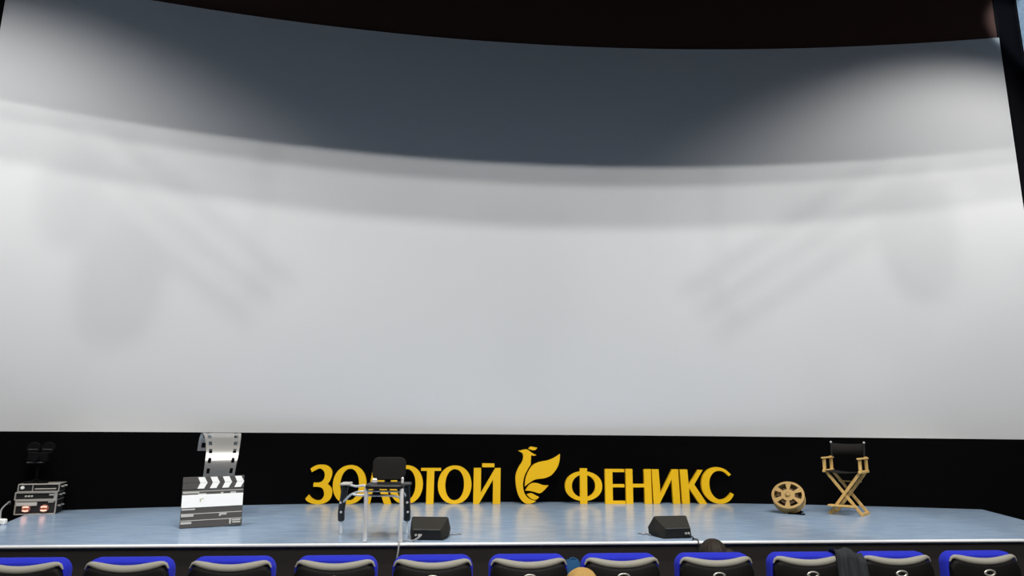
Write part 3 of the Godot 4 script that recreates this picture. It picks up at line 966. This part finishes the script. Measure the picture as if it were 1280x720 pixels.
func film_reel() -> void:
	var t := thing("film_reel", "gold film reel leaning back on the stage left of the folding chair", "film reel", Vector3(3.225, STAGE, -8.87), -0.7)
	# the reel's disc faces its own +z; it is tipped back and rests on its lower rim
	var R := 0.2
	var tip := Basis(Vector3.UP, 0.12) * Basis(Vector3.RIGHT, -0.66)
	var c := Vector3(-0.01, 0.0, 0.0)
	c.y = R * cos(0.66) + 0.11 * sin(0.66)
	var xf := Transform3D(tip, c)
	var sector := func(a0: float, a1: float, r0: float, r1: float, n := 8):
		var out := PackedVector2Array()
		for i in n + 1:
			out.append(Vector2.from_angle(lerpf(a0, a1, float(i) / n)) * r1)
		for i in n + 1:
			out.append(Vector2.from_angle(lerpf(a1, a0, float(i) / n)) * r0)
		return out
	for z in [[0.0, 0.012], [-0.11, -0.098]]:
		var st := mb()
		for k in 24:
			prism(st, sector.call(TAU * k / 24, TAU * (k + 1) / 24, R * 0.84, R, 2), z[0], z[1], xf)
		for k in 24:
			prism(st, sector.call(TAU * k / 24, TAU * (k + 1) / 24, R * 0.05, R * 0.42, 2), z[0], z[1], xf)
		for k in 6:
			var a := TAU * (k + 0.5) / 6
			prism(st, sector.call(a - 0.2, a + 0.2, R * 0.41, R * 0.85, 4), z[0] + 0.0004, z[1] - 0.0004, xf)
		obj("flange", st, M.reel_gold, t)
	var st := mb()
	lathe(st, [Vector2(R * 0.6, -0.097), Vector2(R * 0.6, -0.012)], 40, xf * Transform3D(Basis(Vector3.RIGHT, PI / 2), Vector3.ZERO))
	obj("wound_film", st, M.reel_core, t)
	st = mb()
	for k in 32:
		prism(st, sector.call(TAU * k / 32, TAU * (k + 1) / 32, R * 0.93, R * 0.97, 2), -0.098, 0.0, xf)
	obj("rim_band", st, M.reel_gold, t)
	st = mb()
	lathe(st, [Vector2(R * 0.16, 0.0), Vector2(R * 0.16, 0.02), Vector2(R * 0.1, 0.026)], 24, xf * Transform3D(Basis(Vector3.RIGHT, PI / 2), Vector3(0, 0, 0.008)))
	obj("hub", st, M.reel_gold, t)
	st = mb()
	box(st, Vector3(0.09, 0.007, 0.05), Vector3(0.2, 0.014, 0.05), 0.003)
	box(st, Vector3(0.08, 0.006, -0.1), Vector3(0.06, 0.012, 0.32), 0.003)
	tube(st, [Vector3(0.08, 0.01, -0.24), c + tip * Vector3(0.06, 0.02, -0.115)], 0.01, 8)
	obj("base", st, M.bracket, t)

func director_chair() -> void:
	# own axes: x across, y up, +z the way it faces
	var t := thing("folding_chair", "tall folding wooden chair with black canvas back at right of stage", "chair", Vector3(3.985, STAGE, -8.8), -0.8)
	var bar := func(st: SurfaceTool, a: Vector3, b: Vector3, w: float, d: float):
		var y := (b - a).normalized()
		var x := y.cross(Vector3(0, 0, 1)).normalized() if absf(y.z) < 0.9 else Vector3.RIGHT
		var z := x.cross(y)
		box(st, (a + b) / 2, Vector3(w, (b - a).length(), d), 0.003, Basis(x, y, z))
	var st := mb()
	for s in [-1, 1]:
		# side frame: seat rail, arm with two posts, back post
		st = mb(); box(st, Vector3(s * 0.215, 0.535, 0.0), Vector3(0.035, 0.032, 0.4), 0.004)
		obj("seat_rail", st, M.wood, t)
		st = mb(); bar.call(st, Vector3(s * 0.215, 0.55, 0.15), Vector3(s * 0.215, 0.69, 0.15), 0.036, 0.03)
		obj("arm_post", st, M.wood, t)
		st = mb(); bar.call(st, Vector3(s * 0.215, 0.55, -0.15), Vector3(s * 0.215, 0.72, -0.15), 0.036, 0.03)
		obj("back_post", st, M.wood, t)
		st = mb(); tube(st, [Vector3(s * 0.2, 0.7, -0.15), Vector3(s * 0.205, 0.895, -0.17)], 0.011, 8)
		obj("back_rod", st, M.dark_metal, t)
		st = mb(); lathe(st, [Vector2(0.004, -0.012), Vector2(0.016, 0.0), Vector2(0.011, 0.013), Vector2(0.002, 0.018)], 12, Transform3D(Basis.IDENTITY, Vector3(s * 0.205, 0.895, -0.17)))
		obj("finial", st, M.pale_paint, t)
		st = mb(); box(st, Vector3(s * 0.215, 0.7, 0.0), Vector3(0.05, 0.02, 0.4), 0.005)
		obj("armrest", st, M.wood, t)
	# canvas back with a slight sag, canvas seat
	st = mb()
	var rings := []
	for i in 13:
		var u := i / 12.0
		var x := lerpf(-0.215, 0.215, u)
		var sag := 0.035 * sin(PI * u)
		rings.append([Vector3(x, 0.735, -0.158 - sag), Vector3(x, 0.89 - sag * 0.35, -0.166 - sag), Vector3(x, 0.89 - sag * 0.35, -0.174 - sag), Vector3(x, 0.735, -0.166 - sag)])
	loft(st, rings, true, 1)
	obj("canvas_back", st, M.black_fabric, t)
	st = mb()
	rings = []
	for i in 13:
		var u := i / 12.0
		var x := lerpf(-0.2, 0.2, u)
		var sag := 0.02 * sin(PI * u)
		rings.append([Vector3(x, 0.54 - sag, -0.19), Vector3(x, 0.54 - sag, 0.19), Vector3(x, 0.532 - sag, 0.19), Vector3(x, 0.532 - sag, -0.19)])
	loft(st, rings, true, 1)
	obj("canvas_seat", st, M.black_fabric, t)
	# crossed legs front and rear
	for z in [0.14, -0.14]:
		for s in [-1, 1]:
			st = mb(); bar.call(st, Vector3(s * 0.2, 0.52, z + 0.012 * s), Vector3(-s * 0.185, 0.012, z + 0.012 * s), 0.036, 0.022)
			obj("leg", st, M.wood, t)
	for s in [-1, 1]:
		st = mb(); bar.call(st, Vector3(s * 0.19, 0.018, 0.17), Vector3(s * 0.19, 0.018, -0.17), 0.03, 0.036)
		obj("foot_rail", st, M.wood, t)
	st = mb(); bar.call(st, Vector3(-0.14, 0.4, -0.15), Vector3(0.14, 0.4, -0.15), 0.014, 0.02)
	obj("stretcher", st, M.wood, t)
	st = mb(); box(st, Vector3(-0.06, 0.115, 0.2), Vector3(0.25, 0.02, 0.12), 0.004, Basis(Vector3.UP, 0.06))
	obj("footrest", st, M.wood, t)
	st = mb(); bar.call(st, Vector3(-0.13, 0.11, 0.16), Vector3(0.13, 0.11, 0.16), 0.03, 0.02)
	obj("stretcher", st, M.wood, t)

func equipment_stack() -> void:
	var at := Vector3(-6.0, STAGE, -8.95)
	var turn := 0.24
	var frame := func(st: SurfaceTool, x0: float, x1: float, y0: float, y1: float, z: float, w: float):
		box(st, Vector3((x0 + x1) / 2, y1 - w / 2, z), Vector3(x1 - x0, w, 0.02), 0.002)
		box(st, Vector3((x0 + x1) / 2, y0 + w / 2, z), Vector3(x1 - x0, w, 0.02), 0.002)
		box(st, Vector3(x0 + w / 2, (y0 + y1) / 2, z), Vector3(w, y1 - y0 - 2 * w, 0.02), 0.0)
		box(st, Vector3(x1 - w / 2, (y0 + y1) / 2, z), Vector3(w, y1 - y0 - 2 * w, 0.02), 0.0)
	var D := 0.3
	var shell := func(t: Node3D, x0: float, x1: float, y0: float, y1: float, w: float):
		var st := mb()
		box(st, Vector3((x0 + x1) / 2, (y0 + y1) / 2, -D / 2), Vector3(x1 - x0 - 0.01, y1 - y0 - 0.006, D), 0.003)
		obj("case", st, M.rack_dark, t)
		st = mb()
		frame.call(st, x0, x1, y0, y1, 0.012, w)
		obj("front_frame", st, M.rack_grey, t)
		st = mb()
		box(st, Vector3((x0 + x1) / 2, y1 - 0.002, -D / 2), Vector3(x1 - x0, 0.006, D), 0.002)
		obj("top_plate", st, M.rack_grey, t)
		for k in 2:
			st = mb()
			box(st, Vector3(x1 + 0.012, (y0 + y1) / 2 + 0.01, -0.06 - k * 0.14), Vector3(0.035, 0.018, 0.03), 0.005)
			obj("side_lug", st, M.rack_grey, t)
	# bottom unit with the two glowing spools
	var t := thing("equipment_unit", "bottom unit of the grey equipment stack with two orange glowing lamps", "equipment", at, turn, "stacked equipment units")
	shell.call(t, -0.215, 0.205, 0.0, 0.162, 0.012)
	var st := mb(); box(st, Vector3(-0.1, 0.12, 0.012), Vector3(0.21, 0.042, 0.016), 0.004)
	obj("light_panel", st, M.pale_paint, t)
	st = mb(); box(st, Vector3(0.145, 0.14, 0.01), Vector3(0.06, 0.016, 0.014), 0.004)
	obj("badge", st, M.pale_paint, t)
	for x in [-0.1, 0.085]:
		st = mb()
		lathe(st, [Vector2(0.046, 0.0), Vector2(0.046, 0.014), Vector2(0.03, 0.018)], 20, Transform3D(Basis(Vector3.RIGHT, PI / 2), Vector3(x, 0.066, 0.003)))
		var ring := obj("lamp_holder", st, M.lamp_pink, t)
		for dy in [0.018, -0.018]:
			st = mb()
			tube(st, [Vector3(x - 0.03, 0.066 + dy, 0.03), Vector3(x, 0.066 + dy + 0.006 * signf(dy), 0.034), Vector3(x + 0.03, 0.066 + dy, 0.03)], 0.009, 8)
			obj("glow_tube", st, M.valve_glow, ring)
		var l := OmniLight3D.new()
		l.name = "glow_light"
		t.add_child(l, true)
		l.position = Vector3(x, 0.066, 0.06)
		l.light_color = Color(1.0, 0.72, 0.6)
		l.light_energy = 0.001
		l.light_size = 0.03
		l.omni_range = 15.0
		l.omni_attenuation = 2.0
		l.shadow_enabled = true
	t = thing("equipment_unit", "slim middle unit of the grey equipment stack with small pale dots", "equipment", at + Vector3(-0.005, 0.163, 0), turn, "stacked equipment units")
	shell.call(t, -0.225, 0.208, 0.0, 0.092, 0.013)
	for x in [-0.115, -0.085, -0.055]:
		st = mb(); lathe(st, [Vector2(0.012, 0), Vector2(0.012, 0.01), Vector2(0.008, 0.013)], 14, Transform3D(Basis(Vector3.RIGHT, PI / 2), Vector3(x, 0.045, 0.002)))
		obj("button", st, M.pale_paint, t)
	st = mb(); box(st, Vector3(0.145, 0.058, 0.006), Vector3(0.05, 0.018, 0.012), 0.004)
	obj("button", st, M.pale_paint, t)
	st = mb(); box(st, Vector3(0.188, 0.046, 0.008), Vector3(0.034, 0.07, 0.014), 0.003)
	obj("end_panel", st, M.rack_grey, t)
	t = thing("equipment_unit", "top unit of the grey equipment stack with white knob and silver bar", "equipment", at + Vector3(0, 0.256, 0), turn, "stacked equipment units")
	shell.call(t, -0.21, 0.215, 0.0, 0.092, 0.01)
	st = mb(); lathe(st, [Vector2(0.02, 0), Vector2(0.02, 0.016), Vector2(0.014, 0.022)], 20, Transform3D(Basis(Vector3.RIGHT, PI / 2), Vector3(-0.165, 0.05, 0.002)))
	obj("knob", st, M.white_paint, t)
	st = mb(); box(st, Vector3(-0.06, 0.046, 0.01), Vector3(0.01, 0.074, 0.018), 0.002)
	obj("divider", st, M.rack_grey, t)
	st = mb(); box(st, Vector3(0.07, 0.034, 0.008), Vector3(0.22, 0.014, 0.014), 0.003)
	obj("silver_bar", st, M.rack_grey, t)
	# the dark camera prop on top
	t = thing("movie_camera", "black vintage film camera with two round magazines on a post above equipment", "camera", at + Vector3(-0.09, 0.349, -0.12), turn)
	st = mb()
	for x in [-0.07, 0.05]:
		lathe(st, [Vector2(0.07, 0.0), Vector2(0.07, 0.018), Vector2(0.06, 0.024)], 20, Transform3D(Basis.IDENTITY, Vector3(x, 0, 0.03)))
	obj("foot", st, M.camera_black, t)
	st = mb(); tube(st, [Vector3(-0.02, 0.01, 0), Vector3(-0.02, 0.235, 0)], 0.014, 10); tube(st, [Vector3(0.05, 0.012, 0.03), Vector3(-0.02, 0.05, 0)], 0.01, 8); tube(st, [Vector3(-0.07, 0.012, 0.03), Vector3(-0.02, 0.05, 0)], 0.01, 8)
	obj("post", st, M.camera_black, t)
	st = mb(); box(st, Vector3(-0.04, 0.242, 0.02), Vector3(0.16, 0.014, 0.14), 0.003)
	obj("plate", st, M.camera_edge, t)
	st = mb(); box(st, Vector3(-0.02, 0.305, 0), Vector3(0.22, 0.11, 0.14), 0.01)
	obj("camera_body", st, M.camera_black, t)
	st = mb(); lathe(st, [Vector2(0.035, 0), Vector2(0.035, 0.07), Vector2(0.042, 0.075), Vector2(0.042, 0.1)], 20, Transform3D(Basis(Vector3.RIGHT, PI / 2), Vector3(-0.03, 0.3, 0.06)))
	obj("lens_tube", st, M.camera_black, t)
	for x in [-0.085, 0.065]:
		st = mb(); lathe(st, [Vector2(0.07, -0.03), Vector2(0.075, -0.022), Vector2(0.075, 0.022), Vector2(0.07, 0.03)], 28, Transform3D(Basis(Vector3.RIGHT, PI / 2), Vector3(x, 0.405, 0)))
		obj("magazine", st, M.camera_black, t)
		st = mb(); box(st, Vector3(x, 0.394, 0.033), Vector3(0.1, 0.009, 0.008), 0.002)
		obj("trim_strip", st, M.camera_edge, t)

# ------------------------------------------------------------------ the audience row
func cinema_chair() -> Node3D:
	var t := thing("cinema_chair", "", "chair")
	var st := mb()
	# cushion: rounded front pad seen over the shell
	var rings := []
	for q in [[-0.12, 0.03], [-0.11, 0.008], [-0.095, 0.0], [-0.05, 0.0], [-0.03, 0.006], [-0.022, 0.02]]:
		var ring := []
		for v in rounded(0.474 - 2 * q[1], 0.6 - 2 * q[1], 0.06 - q[1], 8):
			var y: float = v.y + 0.665
			if v.y > 0.0:
				y -= 0.018 * pow(absf(v.x) / 0.24, 2.0)
			ring.append(Vector3(v.x, y, q[0]))
		rings.append(ring)
	loft(st, rings)
	obj("back_cushion", st, M.seat_blue, t)
	# shell: bowed dark plate whose top edge dips in the middle
	st = mb()
	rings = []
	for i in 25:
		var u := i / 24.0 * 2.0 - 1.0
		var x := u * 0.228
		var top := 0.894 + 0.04 * u * u - 0.06 * pow(absf(u), 14.0)
		var bow := 0.022 * (1.0 - u * u)
		rings.append([Vector3(x, 0.36, -0.02), Vector3(x, top, -0.022), Vector3(x, top - 0.004, 0.004 + bow * 0.6), Vector3(x, top - 0.022, 0.012 + bow), Vector3(x, top - 0.12, 0.014 + bow), Vector3(x, 0.36, 0.005 + bow)])
	loft(st, rings, true, 1)
	obj("back_shell", st, M.seat_shell, t)
	# pale rolled edge along the top and shoulders of the shell
	st = mb()
	var path := []
	for i in 33:
		var u := i / 32.0 * 2.0 - 1.0
		var x := 0.226 * u
		var top := 0.902 + 0.042 * u * u - 0.04 * pow(absf(u), 18.0)
		path.append(Vector3(x, top, -0.012 + 0.018 * (1.0 - u * u)))
	rings = []
	for i in path.size():
		var d: Vector3 = (path[mini(i + 1, 32)] - path[maxi(i - 1, 0)]).normalized()
		var x := Vector3(0, 0, 1)
		var y := d.cross(x)
		var ring := []
		var s := 1.0 - 0.8 * pow(absf(i / 16.0 - 1.0), 5.0)
		for k in 12:
			var a := TAU * k / 12
			ring.append(path[i] + x * cos(a) * 0.022 * s + y * sin(a) * 0.024 * s)
		rings.append(ring)
	loft(st, rings)
	obj("shell_rim", st, M.seat_rim, t, "pale rolled top edge of the seat back")
	# oval metal fitting
	st = mb()
	var e := func(rx: float, ry: float, z: float):
		var ring := []
		for k in 28:
			var a := TAU * k / 28
			ring.append(Vector3(cos(a) * rx, 0.842 + sin(a) * ry, z))
		return ring
	loft(st, [e.call(0.04, 0.022, 0.024), e.call(0.04, 0.022, 0.034), e.call(0.034, 0.018, 0.04), e.call(0.026, 0.012, 0.037), e.call(0.02, 0.008, 0.03), e.call(0.004, 0.002, 0.029)], true, 1)
	obj("metal_fitting", st, M.hook_metal, t)
	st = mb()
	cushion(st, 0.46, 0.44, 0.1, 0.05, Transform3D(Basis(Vector3.RIGHT, -PI / 2), Vector3(0, 0.405, -0.345)), 0.03)
	obj("seat_cushion", st, M.seat_blue, t)
	for s in [-1, 1]:
		st = mb()
		box(st, Vector3(s * 0.256, 0.31, -0.25), Vector3(0.036, 0.62, 0.3), 0.012)
		obj("armrest", st, M.seat_shell, t)
	st = mb()
	box(st, Vector3(0, 0.33, -0.3), Vector3(0.486, 0.05, 0.26), 0.006)
	box(st, Vector3(0, 0.18, -0.3), Vector3(0.1, 0.36, 0.2), 0.01)
	box(st, Vector3(0, 0.34, -0.06), Vector3(0.36, 0.06, 0.26), 0.006)
	obj("frame", st, M.seat_shell, t)
	return t

func seats() -> void:
	var xs := [-3.555, -2.985, -2.416, -1.827, -1.264, -0.695, -0.132, 0.455, 1.045, 1.619, 2.201]
	var dy := [0.0, 0.002, -0.006, 0.0, 0.004, 0.005, 0.008, -0.002, 0.004, 0.01, 0.016]
	var lab := ["leftmost blue cinema chair, cut by the left frame edge under the equipment stack", "second blue cinema chair from the left edge", "blue cinema chair right below the clapperboard", "fourth blue cinema chair from the left, just left of the chrome-legged chair", "blue cinema chair below the left stage monitor", "blue cinema chair below the bird, left of the blond head", "blue cinema chair just right of the blond head", "blue cinema chair with the brown-haired head showing over it", "blue cinema chair with the dark jacket over its right corner", "blue cinema chair just right of the dark jacket", "rightmost blue cinema chair in the row"]
	var proto := cinema_chair()
	for i in range(1, xs.size()):
		var s: Node3D = proto
		if i > 1:
			s = proto.duplicate()
			s.name = numbered("cinema_chair")
			add_child(s)
		s.position = Vector3(xs[i], 0.25 + 0.0 * dy[i], -4.3)
		s.scale = Vector3.ONE
		tag(s, lab[i], "chair", "row of blue cinema chairs")
	var first: Node3D = proto.duplicate()
	first.name = numbered("cinema_chair")
	add_child(first)
	first.position = Vector3(xs[0], 0.25, -4.3)
	tag(first, lab[0], "chair", "row of blue cinema chairs")

# ------------------------------------------------------------------ people
func hair_cap(st: SurfaceTool, c: Vector3, r: Vector3, low: float, seed_: int, ridge: float, front := -0.6) -> void:
	# a cap of combed hair: ridges run down from the crown; `low` = how far it hangs, in radii
	var rng := RandomNumberGenerator.new()
	rng.seed = seed_
	var ph := []
	for k in 5:
		ph.append(rng.randf() * TAU)
	var rings := []
	for j in 22:
		var v := j / 21.0
		var ring := []
		for i in 96:
			var a := TAU * i / 96
			var facing := maxf(0.0, -sin(a))                                   # -z is the face side
			var end := lerpf(low, 0.15, smoothstep(0.45, 0.9, facing))
			var th := v * acos(clampf(-end, -1.0, 1.0))
			var w := sin(a * 17 + ph[0] + th * 1.5) * 0.45 + sin(a * 31 + ph[1] - th) * 0.3 + sin(a * 47 + ph[2] + th * 2.0) * 0.25 + sin(a * 7 + ph[3]) * 0.5
			var k := 1.0 + ridge * w * sin(minf(th, PI * 0.5))
			ring.append(c + Vector3(cos(a) * sin(th) * r.x, cos(th) * r.y, sin(a) * sin(th) * r.z) * k)
		rings.append(ring)
	loft(st, rings, true, 1)

func head_bones(c: Vector3, s: float) -> Array:                              # face towards -z; c = middle of the head
	return [[c + Vector3(0, 0.035, 0.02) * s, c + Vector3(0, 0.03, -0.015) * s, 0.078 * s, 0.074 * s], [c + Vector3(0, -0.03, -0.025) * s, c + Vector3(0, -0.075, -0.045) * s, 0.058 * s, 0.034 * s], [c + Vector3(0, 0.0, -0.09) * s, c + Vector3(0, -0.028, -0.104) * s, 0.008 * s, 0.013 * s], [c + Vector3(0.072, 0.012, 0.005) * s, c + Vector3(0.076, -0.02, 0.0) * s, 0.014 * s, 0.009 * s], [c + Vector3(-0.072, 0.012, 0.005) * s, c + Vector3(-0.076, -0.02, 0.0) * s, 0.014 * s, 0.009 * s], [c + Vector3(-0.018, -0.058, -0.084) * s, c + Vector3(0.018, -0.058, -0.084) * s, 0.007 * s, 0.007 * s]]

func hand_bones(w: Vector3, d: Vector3, side: Vector3, s: float, out: float) -> Array:
	var dn := Vector3(0, -1, 0)
	var b := [[w, w + d * 0.05 * s, 0.022 * s, 0.026 * s], [w + d * 0.05 * s - side * 0.018 * s, w + d * 0.075 * s + side * 0.02 * s, 0.017 * s, 0.016 * s]]
	var ln := [0.062, 0.072, 0.066, 0.05]
	for i in 4:
		var base: Vector3 = w + d * 0.075 * s + side * (i - 1.5) * 0.02 * s
		var mid: Vector3 = base + d * ln[i] * 0.55 * s + dn * 0.006 * s
		b.append([base, mid, 0.009 * s, 0.0085 * s])
		b.append([mid, mid + d * ln[i] * 0.45 * s + dn * 0.02 * s, 0.0085 * s, 0.007 * s])
	var tb := w + d * 0.025 * s - side * 0.022 * s * out
	b.append([tb, tb + d * 0.03 * s - side * 0.024 * s * out, 0.012 * s, 0.01 * s])
	b.append([tb + d * 0.03 * s - side * 0.024 * s * out, tb + d * 0.058 * s - side * 0.026 * s * out, 0.01 * s, 0.008 * s])
	return b

func person(label: String, at: Vector3, J: Dictionary, s: float, hair: Material, shirt: Material, hair_r: Vector3, low: float, bun: bool) -> void:
	var t := thing("person", label, "person", at)
	var body := []
	var top := []
	var legs := []
	top.append([J.pelvis + Vector3(0, 0.06, 0) * s, J.chest, 0.12 * s, 0.125 * s])
	top.append([J.sho_l, J.sho_r, 0.06 * s, 0.06 * s])
	for q in ["l", "r"]:
		top.append([J["sho_" + q], J["elb_" + q], 0.05 * s, 0.038 * s])
		top.append([J["elb_" + q], J["wri_" + q], 0.037 * s, 0.024 * s])
		legs.append([J["hip_" + q], J["knee_" + q], 0.078 * s, 0.054 * s])
		legs.append([J["knee_" + q], J["ank_" + q], 0.052 * s, 0.034 * s])
	legs.append([J.hip_l, J.hip_r, 0.09 * s, 0.09 * s])
	body = top + legs
	body.append([J.chest + Vector3(0, 0.05, 0) * s, J.head + Vector3(0, -0.06, 0.015) * s, 0.055 * s, 0.05 * s])
	for q in ["l", "r"]:
		body.append([J["ank_" + q] + Vector3(0, -0.03, 0.02) * s, J["ank_" + q] + Vector3(0, -0.04, -0.13) * s, 0.036 * s, 0.028 * s])
	var st := mb()
	nets(body, 0.018 * s, 0.03 * s, st)
	nets(head_bones(J.head, s), 0.006 * s, 0.018 * s, st)
	for q in [["l", 1.0], ["r", -1.0]]:
		var d: Vector3 = (J["wri_" + q[0]] - J["elb_" + q[0]]).normalized()
		var side := d.cross(Vector3.UP).normalized()
		nets(hand_bones(J["wri_" + q[0]], d, side, s, q[1] * -1.0), 0.004 * s, 0.005 * s, st)
	obj("body", st, M.skin, t)
	st = mb()
	nets(top, 0.018 * s, 0.03 * s, st, 0.009)
	obj("shirt", st, shirt, t)
	st = mb()
	nets(legs, 0.018 * s, 0.03 * s, st, 0.008)
	obj("trousers", st, M.trousers, t)
	st = mb()
	hair_cap(st, J.head + Vector3(0, 0.03, 0.012) * s, hair_r, low, 5 if bun else 9, 0.032)
	var h := obj("hair", st, hair, t)
	if bun:
		st = mb()
		hair_cap(st, J.head + Vector3(0.088, 0.028, 0.05) * s, Vector3(0.05, 0.048, 0.045) * s, 0.9, 6, 0.03)
		obj("hair_bun", st, hair, h)

func people() -> void:
	# brown-haired person slouched in a seat of the row, seen from behind
	var J := {"pelvis": Vector3(0, 0.5, -0.38), "chest": Vector3(0, 0.76, -0.25), "head": Vector3(0, 0.915, -0.225), "sho_l": Vector3(-0.14, 0.79, -0.26), "sho_r": Vector3(0.14, 0.79, -0.26), "elb_l": Vector3(-0.19, 0.58, -0.36), "elb_r": Vector3(0.19, 0.58, -0.36), "wri_l": Vector3(-0.12, 0.6, -0.55), "wri_r": Vector3(0.12, 0.6, -0.55), "hip_l": Vector3(-0.08, 0.52, -0.4), "hip_r": Vector3(0.08, 0.52, -0.4), "knee_l": Vector3(-0.1, 0.53, -0.74), "knee_r": Vector3(0.1, 0.53, -0.74), "ank_l": Vector3(-0.1, 0.075, -0.74), "ank_r": Vector3(0.1, 0.075, -0.74)}
	person("person with brown hair seated low, head top just over a blue seat", Vector3(0.518, 0.225, -4.3), J, 0.94, M.brown_hair, M.shirt_a, Vector3(0.088, 0.1, 0.098), 0.75, true)
	# small blond child standing in the aisle between two rows, back to the camera
	var K := {"pelvis": Vector3(0, 0.5, 0), "chest": Vector3(0, 0.72, 0.0), "head": Vector3(0, 0.92, -0.01), "sho_l": Vector3(-0.11, 0.76, 0), "sho_r": Vector3(0.11, 0.76, 0), "elb_l": Vector3(-0.15, 0.58, 0.01), "elb_r": Vector3(0.15, 0.58, 0.01), "wri_l": Vector3(-0.14, 0.43, -0.06), "wri_r": Vector3(0.14, 0.43, -0.06), "hip_l": Vector3(-0.06, 0.48, 0), "hip_r": Vector3(0.06, 0.48, 0), "knee_l": Vector3(-0.065, 0.26, -0.01), "knee_r": Vector3(0.065, 0.26, -0.01), "ank_l": Vector3(-0.065, 0.05, 0.01), "ank_r": Vector3(0.065, 0.05, 0.01)}
	person("person with blond hair, head top at the bottom edge between two seats", Vector3(-0.448, 0.18, -3.93), K, 0.76, M.blond_hair, M.shirt_b, Vector3(0.09, 0.088, 0.095), 0.8, false)

func row_items() -> void:
	# teal bag standing on the armrests between two seats
	var t := thing("bag", "blue-green cloth bag wedged between two blue seats by the blond head", "bag", Vector3(-0.392, 0.871, -4.53))
	var st := mb()
	var rings := []
	for q in [[0.0, 0.05, 0.06], [0.01, 0.058, 0.075], [0.12, 0.062, 0.08], [0.2, 0.058, 0.07], [0.25, 0.05, 0.05], [0.272, 0.038, 0.03]]:
		var ring := []
		for v in ellipse(0, 0, q[1], q[2], 24, 3.0):
			ring.append(Vector3(v.x, q[0] + 0.004 * sin(v.x * 90.0), v.y))
		rings.append(ring)
	loft(st, rings)
	obj("bag_body", st, M.teal_cloth, t)
	st = mb()
	tube(st, curve([Vector3(-0.03, 0.255, 0.03), Vector3(-0.02, 0.277, 0.01), Vector3(0.0, 0.282, 0.0), Vector3(0.02, 0.277, 0.01), Vector3(0.03, 0.255, 0.03)]), 0.006, 8)
	obj("handle", st, M.teal_cloth, t)
	# dark jacket slung over the seat corner and the gap beside it
	st = mb()
	var n := 30
	var mrows := 26
	var at := func(i: int, j: int, side: float) -> Vector3:
		var u := float(i) / n
		var v := float(j) / mrows
		var x := lerpf(-0.075, 0.115, u)
		var yt := 0.0 - 0.03 * u - 0.012 * sin(u * 9.0)
		var fold := 0.012 * sin(u * 21.0 + v * 5.0) * (0.3 + v) + 0.008 * sin(u * 37.0 - v * 7.0) * v
		var p := Vector3()
		if v < 0.22:
			var a := v / 0.22 * PI                                             # rolls over the top edge
			p = Vector3(x, yt - 0.02 + 0.024 * sin(a), -0.06 - 0.04 * cos(a) * (1.0 - 0.3 * u))
		else:
			var h := (v - 0.22) / 0.78
			p = Vector3(x + 0.03 * h * (u - 0.3), yt - 0.02 - 0.36 * h, -0.02 + 0.012 * u + 0.03 * sin(h * 2.0))
		return p + Vector3(0, side * (0.006 if v < 0.2 else 0.0), fold + side * (0.006 if v >= 0.2 else 0.0))
	for i in n:
		for j in mrows:
			var f := [at.call(i, j, 1.0), at.call(i + 1, j, 1.0), at.call(i + 1, j + 1, 1.0), at.call(i, j + 1, 1.0)]
			var b := [at.call(i, j, -1.0), at.call(i + 1, j, -1.0), at.call(i + 1, j + 1, -1.0), at.call(i, j + 1, -1.0)]
			st.set_smooth_group(1)
			for w in [f[0], f[1], f[2], f[0], f[2], f[3]]: st.add_vertex(w)
			st.set_smooth_group(2)
			for w in [b[0], b[2], b[1], b[0], b[3], b[2]]: st.add_vertex(w)
			if i == 0: fan(st, [f[0], f[3], b[3], b[0]], at.call(n / 2, j, 0.0))
			if i == n - 1: fan(st, [f[1], f[2], b[2], b[1]], at.call(n / 2, j, 0.0))
			if j == 0: fan(st, [f[0], f[1], b[1], b[0]], at.call(i, 4, 0.0))
			if j == mrows - 1: fan(st, [f[3], f[2], b[2], b[3]], at.call(i, mrows - 4, 0.0))
	var jk := obj("jacket", st, M.jacket)
	tag(jk, "dark grey jacket slung between two blue seats at right", "jacket")
	jk.position = Vector3(1.285, 1.232, -4.27)

func _ready() -> void:
	materials()
	camera_and_light()
	room()
	stage()
	ceiling_speakers()
	sign_row()
	seats()
	clapperboard()
	film_strip()
	stage_chair()
	director_chair()
	film_reel()
	wedge(-1.0, Vector3(-1.345, STAGE, -7.03), -0.12, "black wedge stage monitor left, beside the chrome-legged chair")
	wedge(1.0, Vector3(1.07, STAGE, -7.05), 0.14, "black wedge stage monitor right, below the second word of the sign")
	equipment_stack()
	people()
	row_items()
	cables()
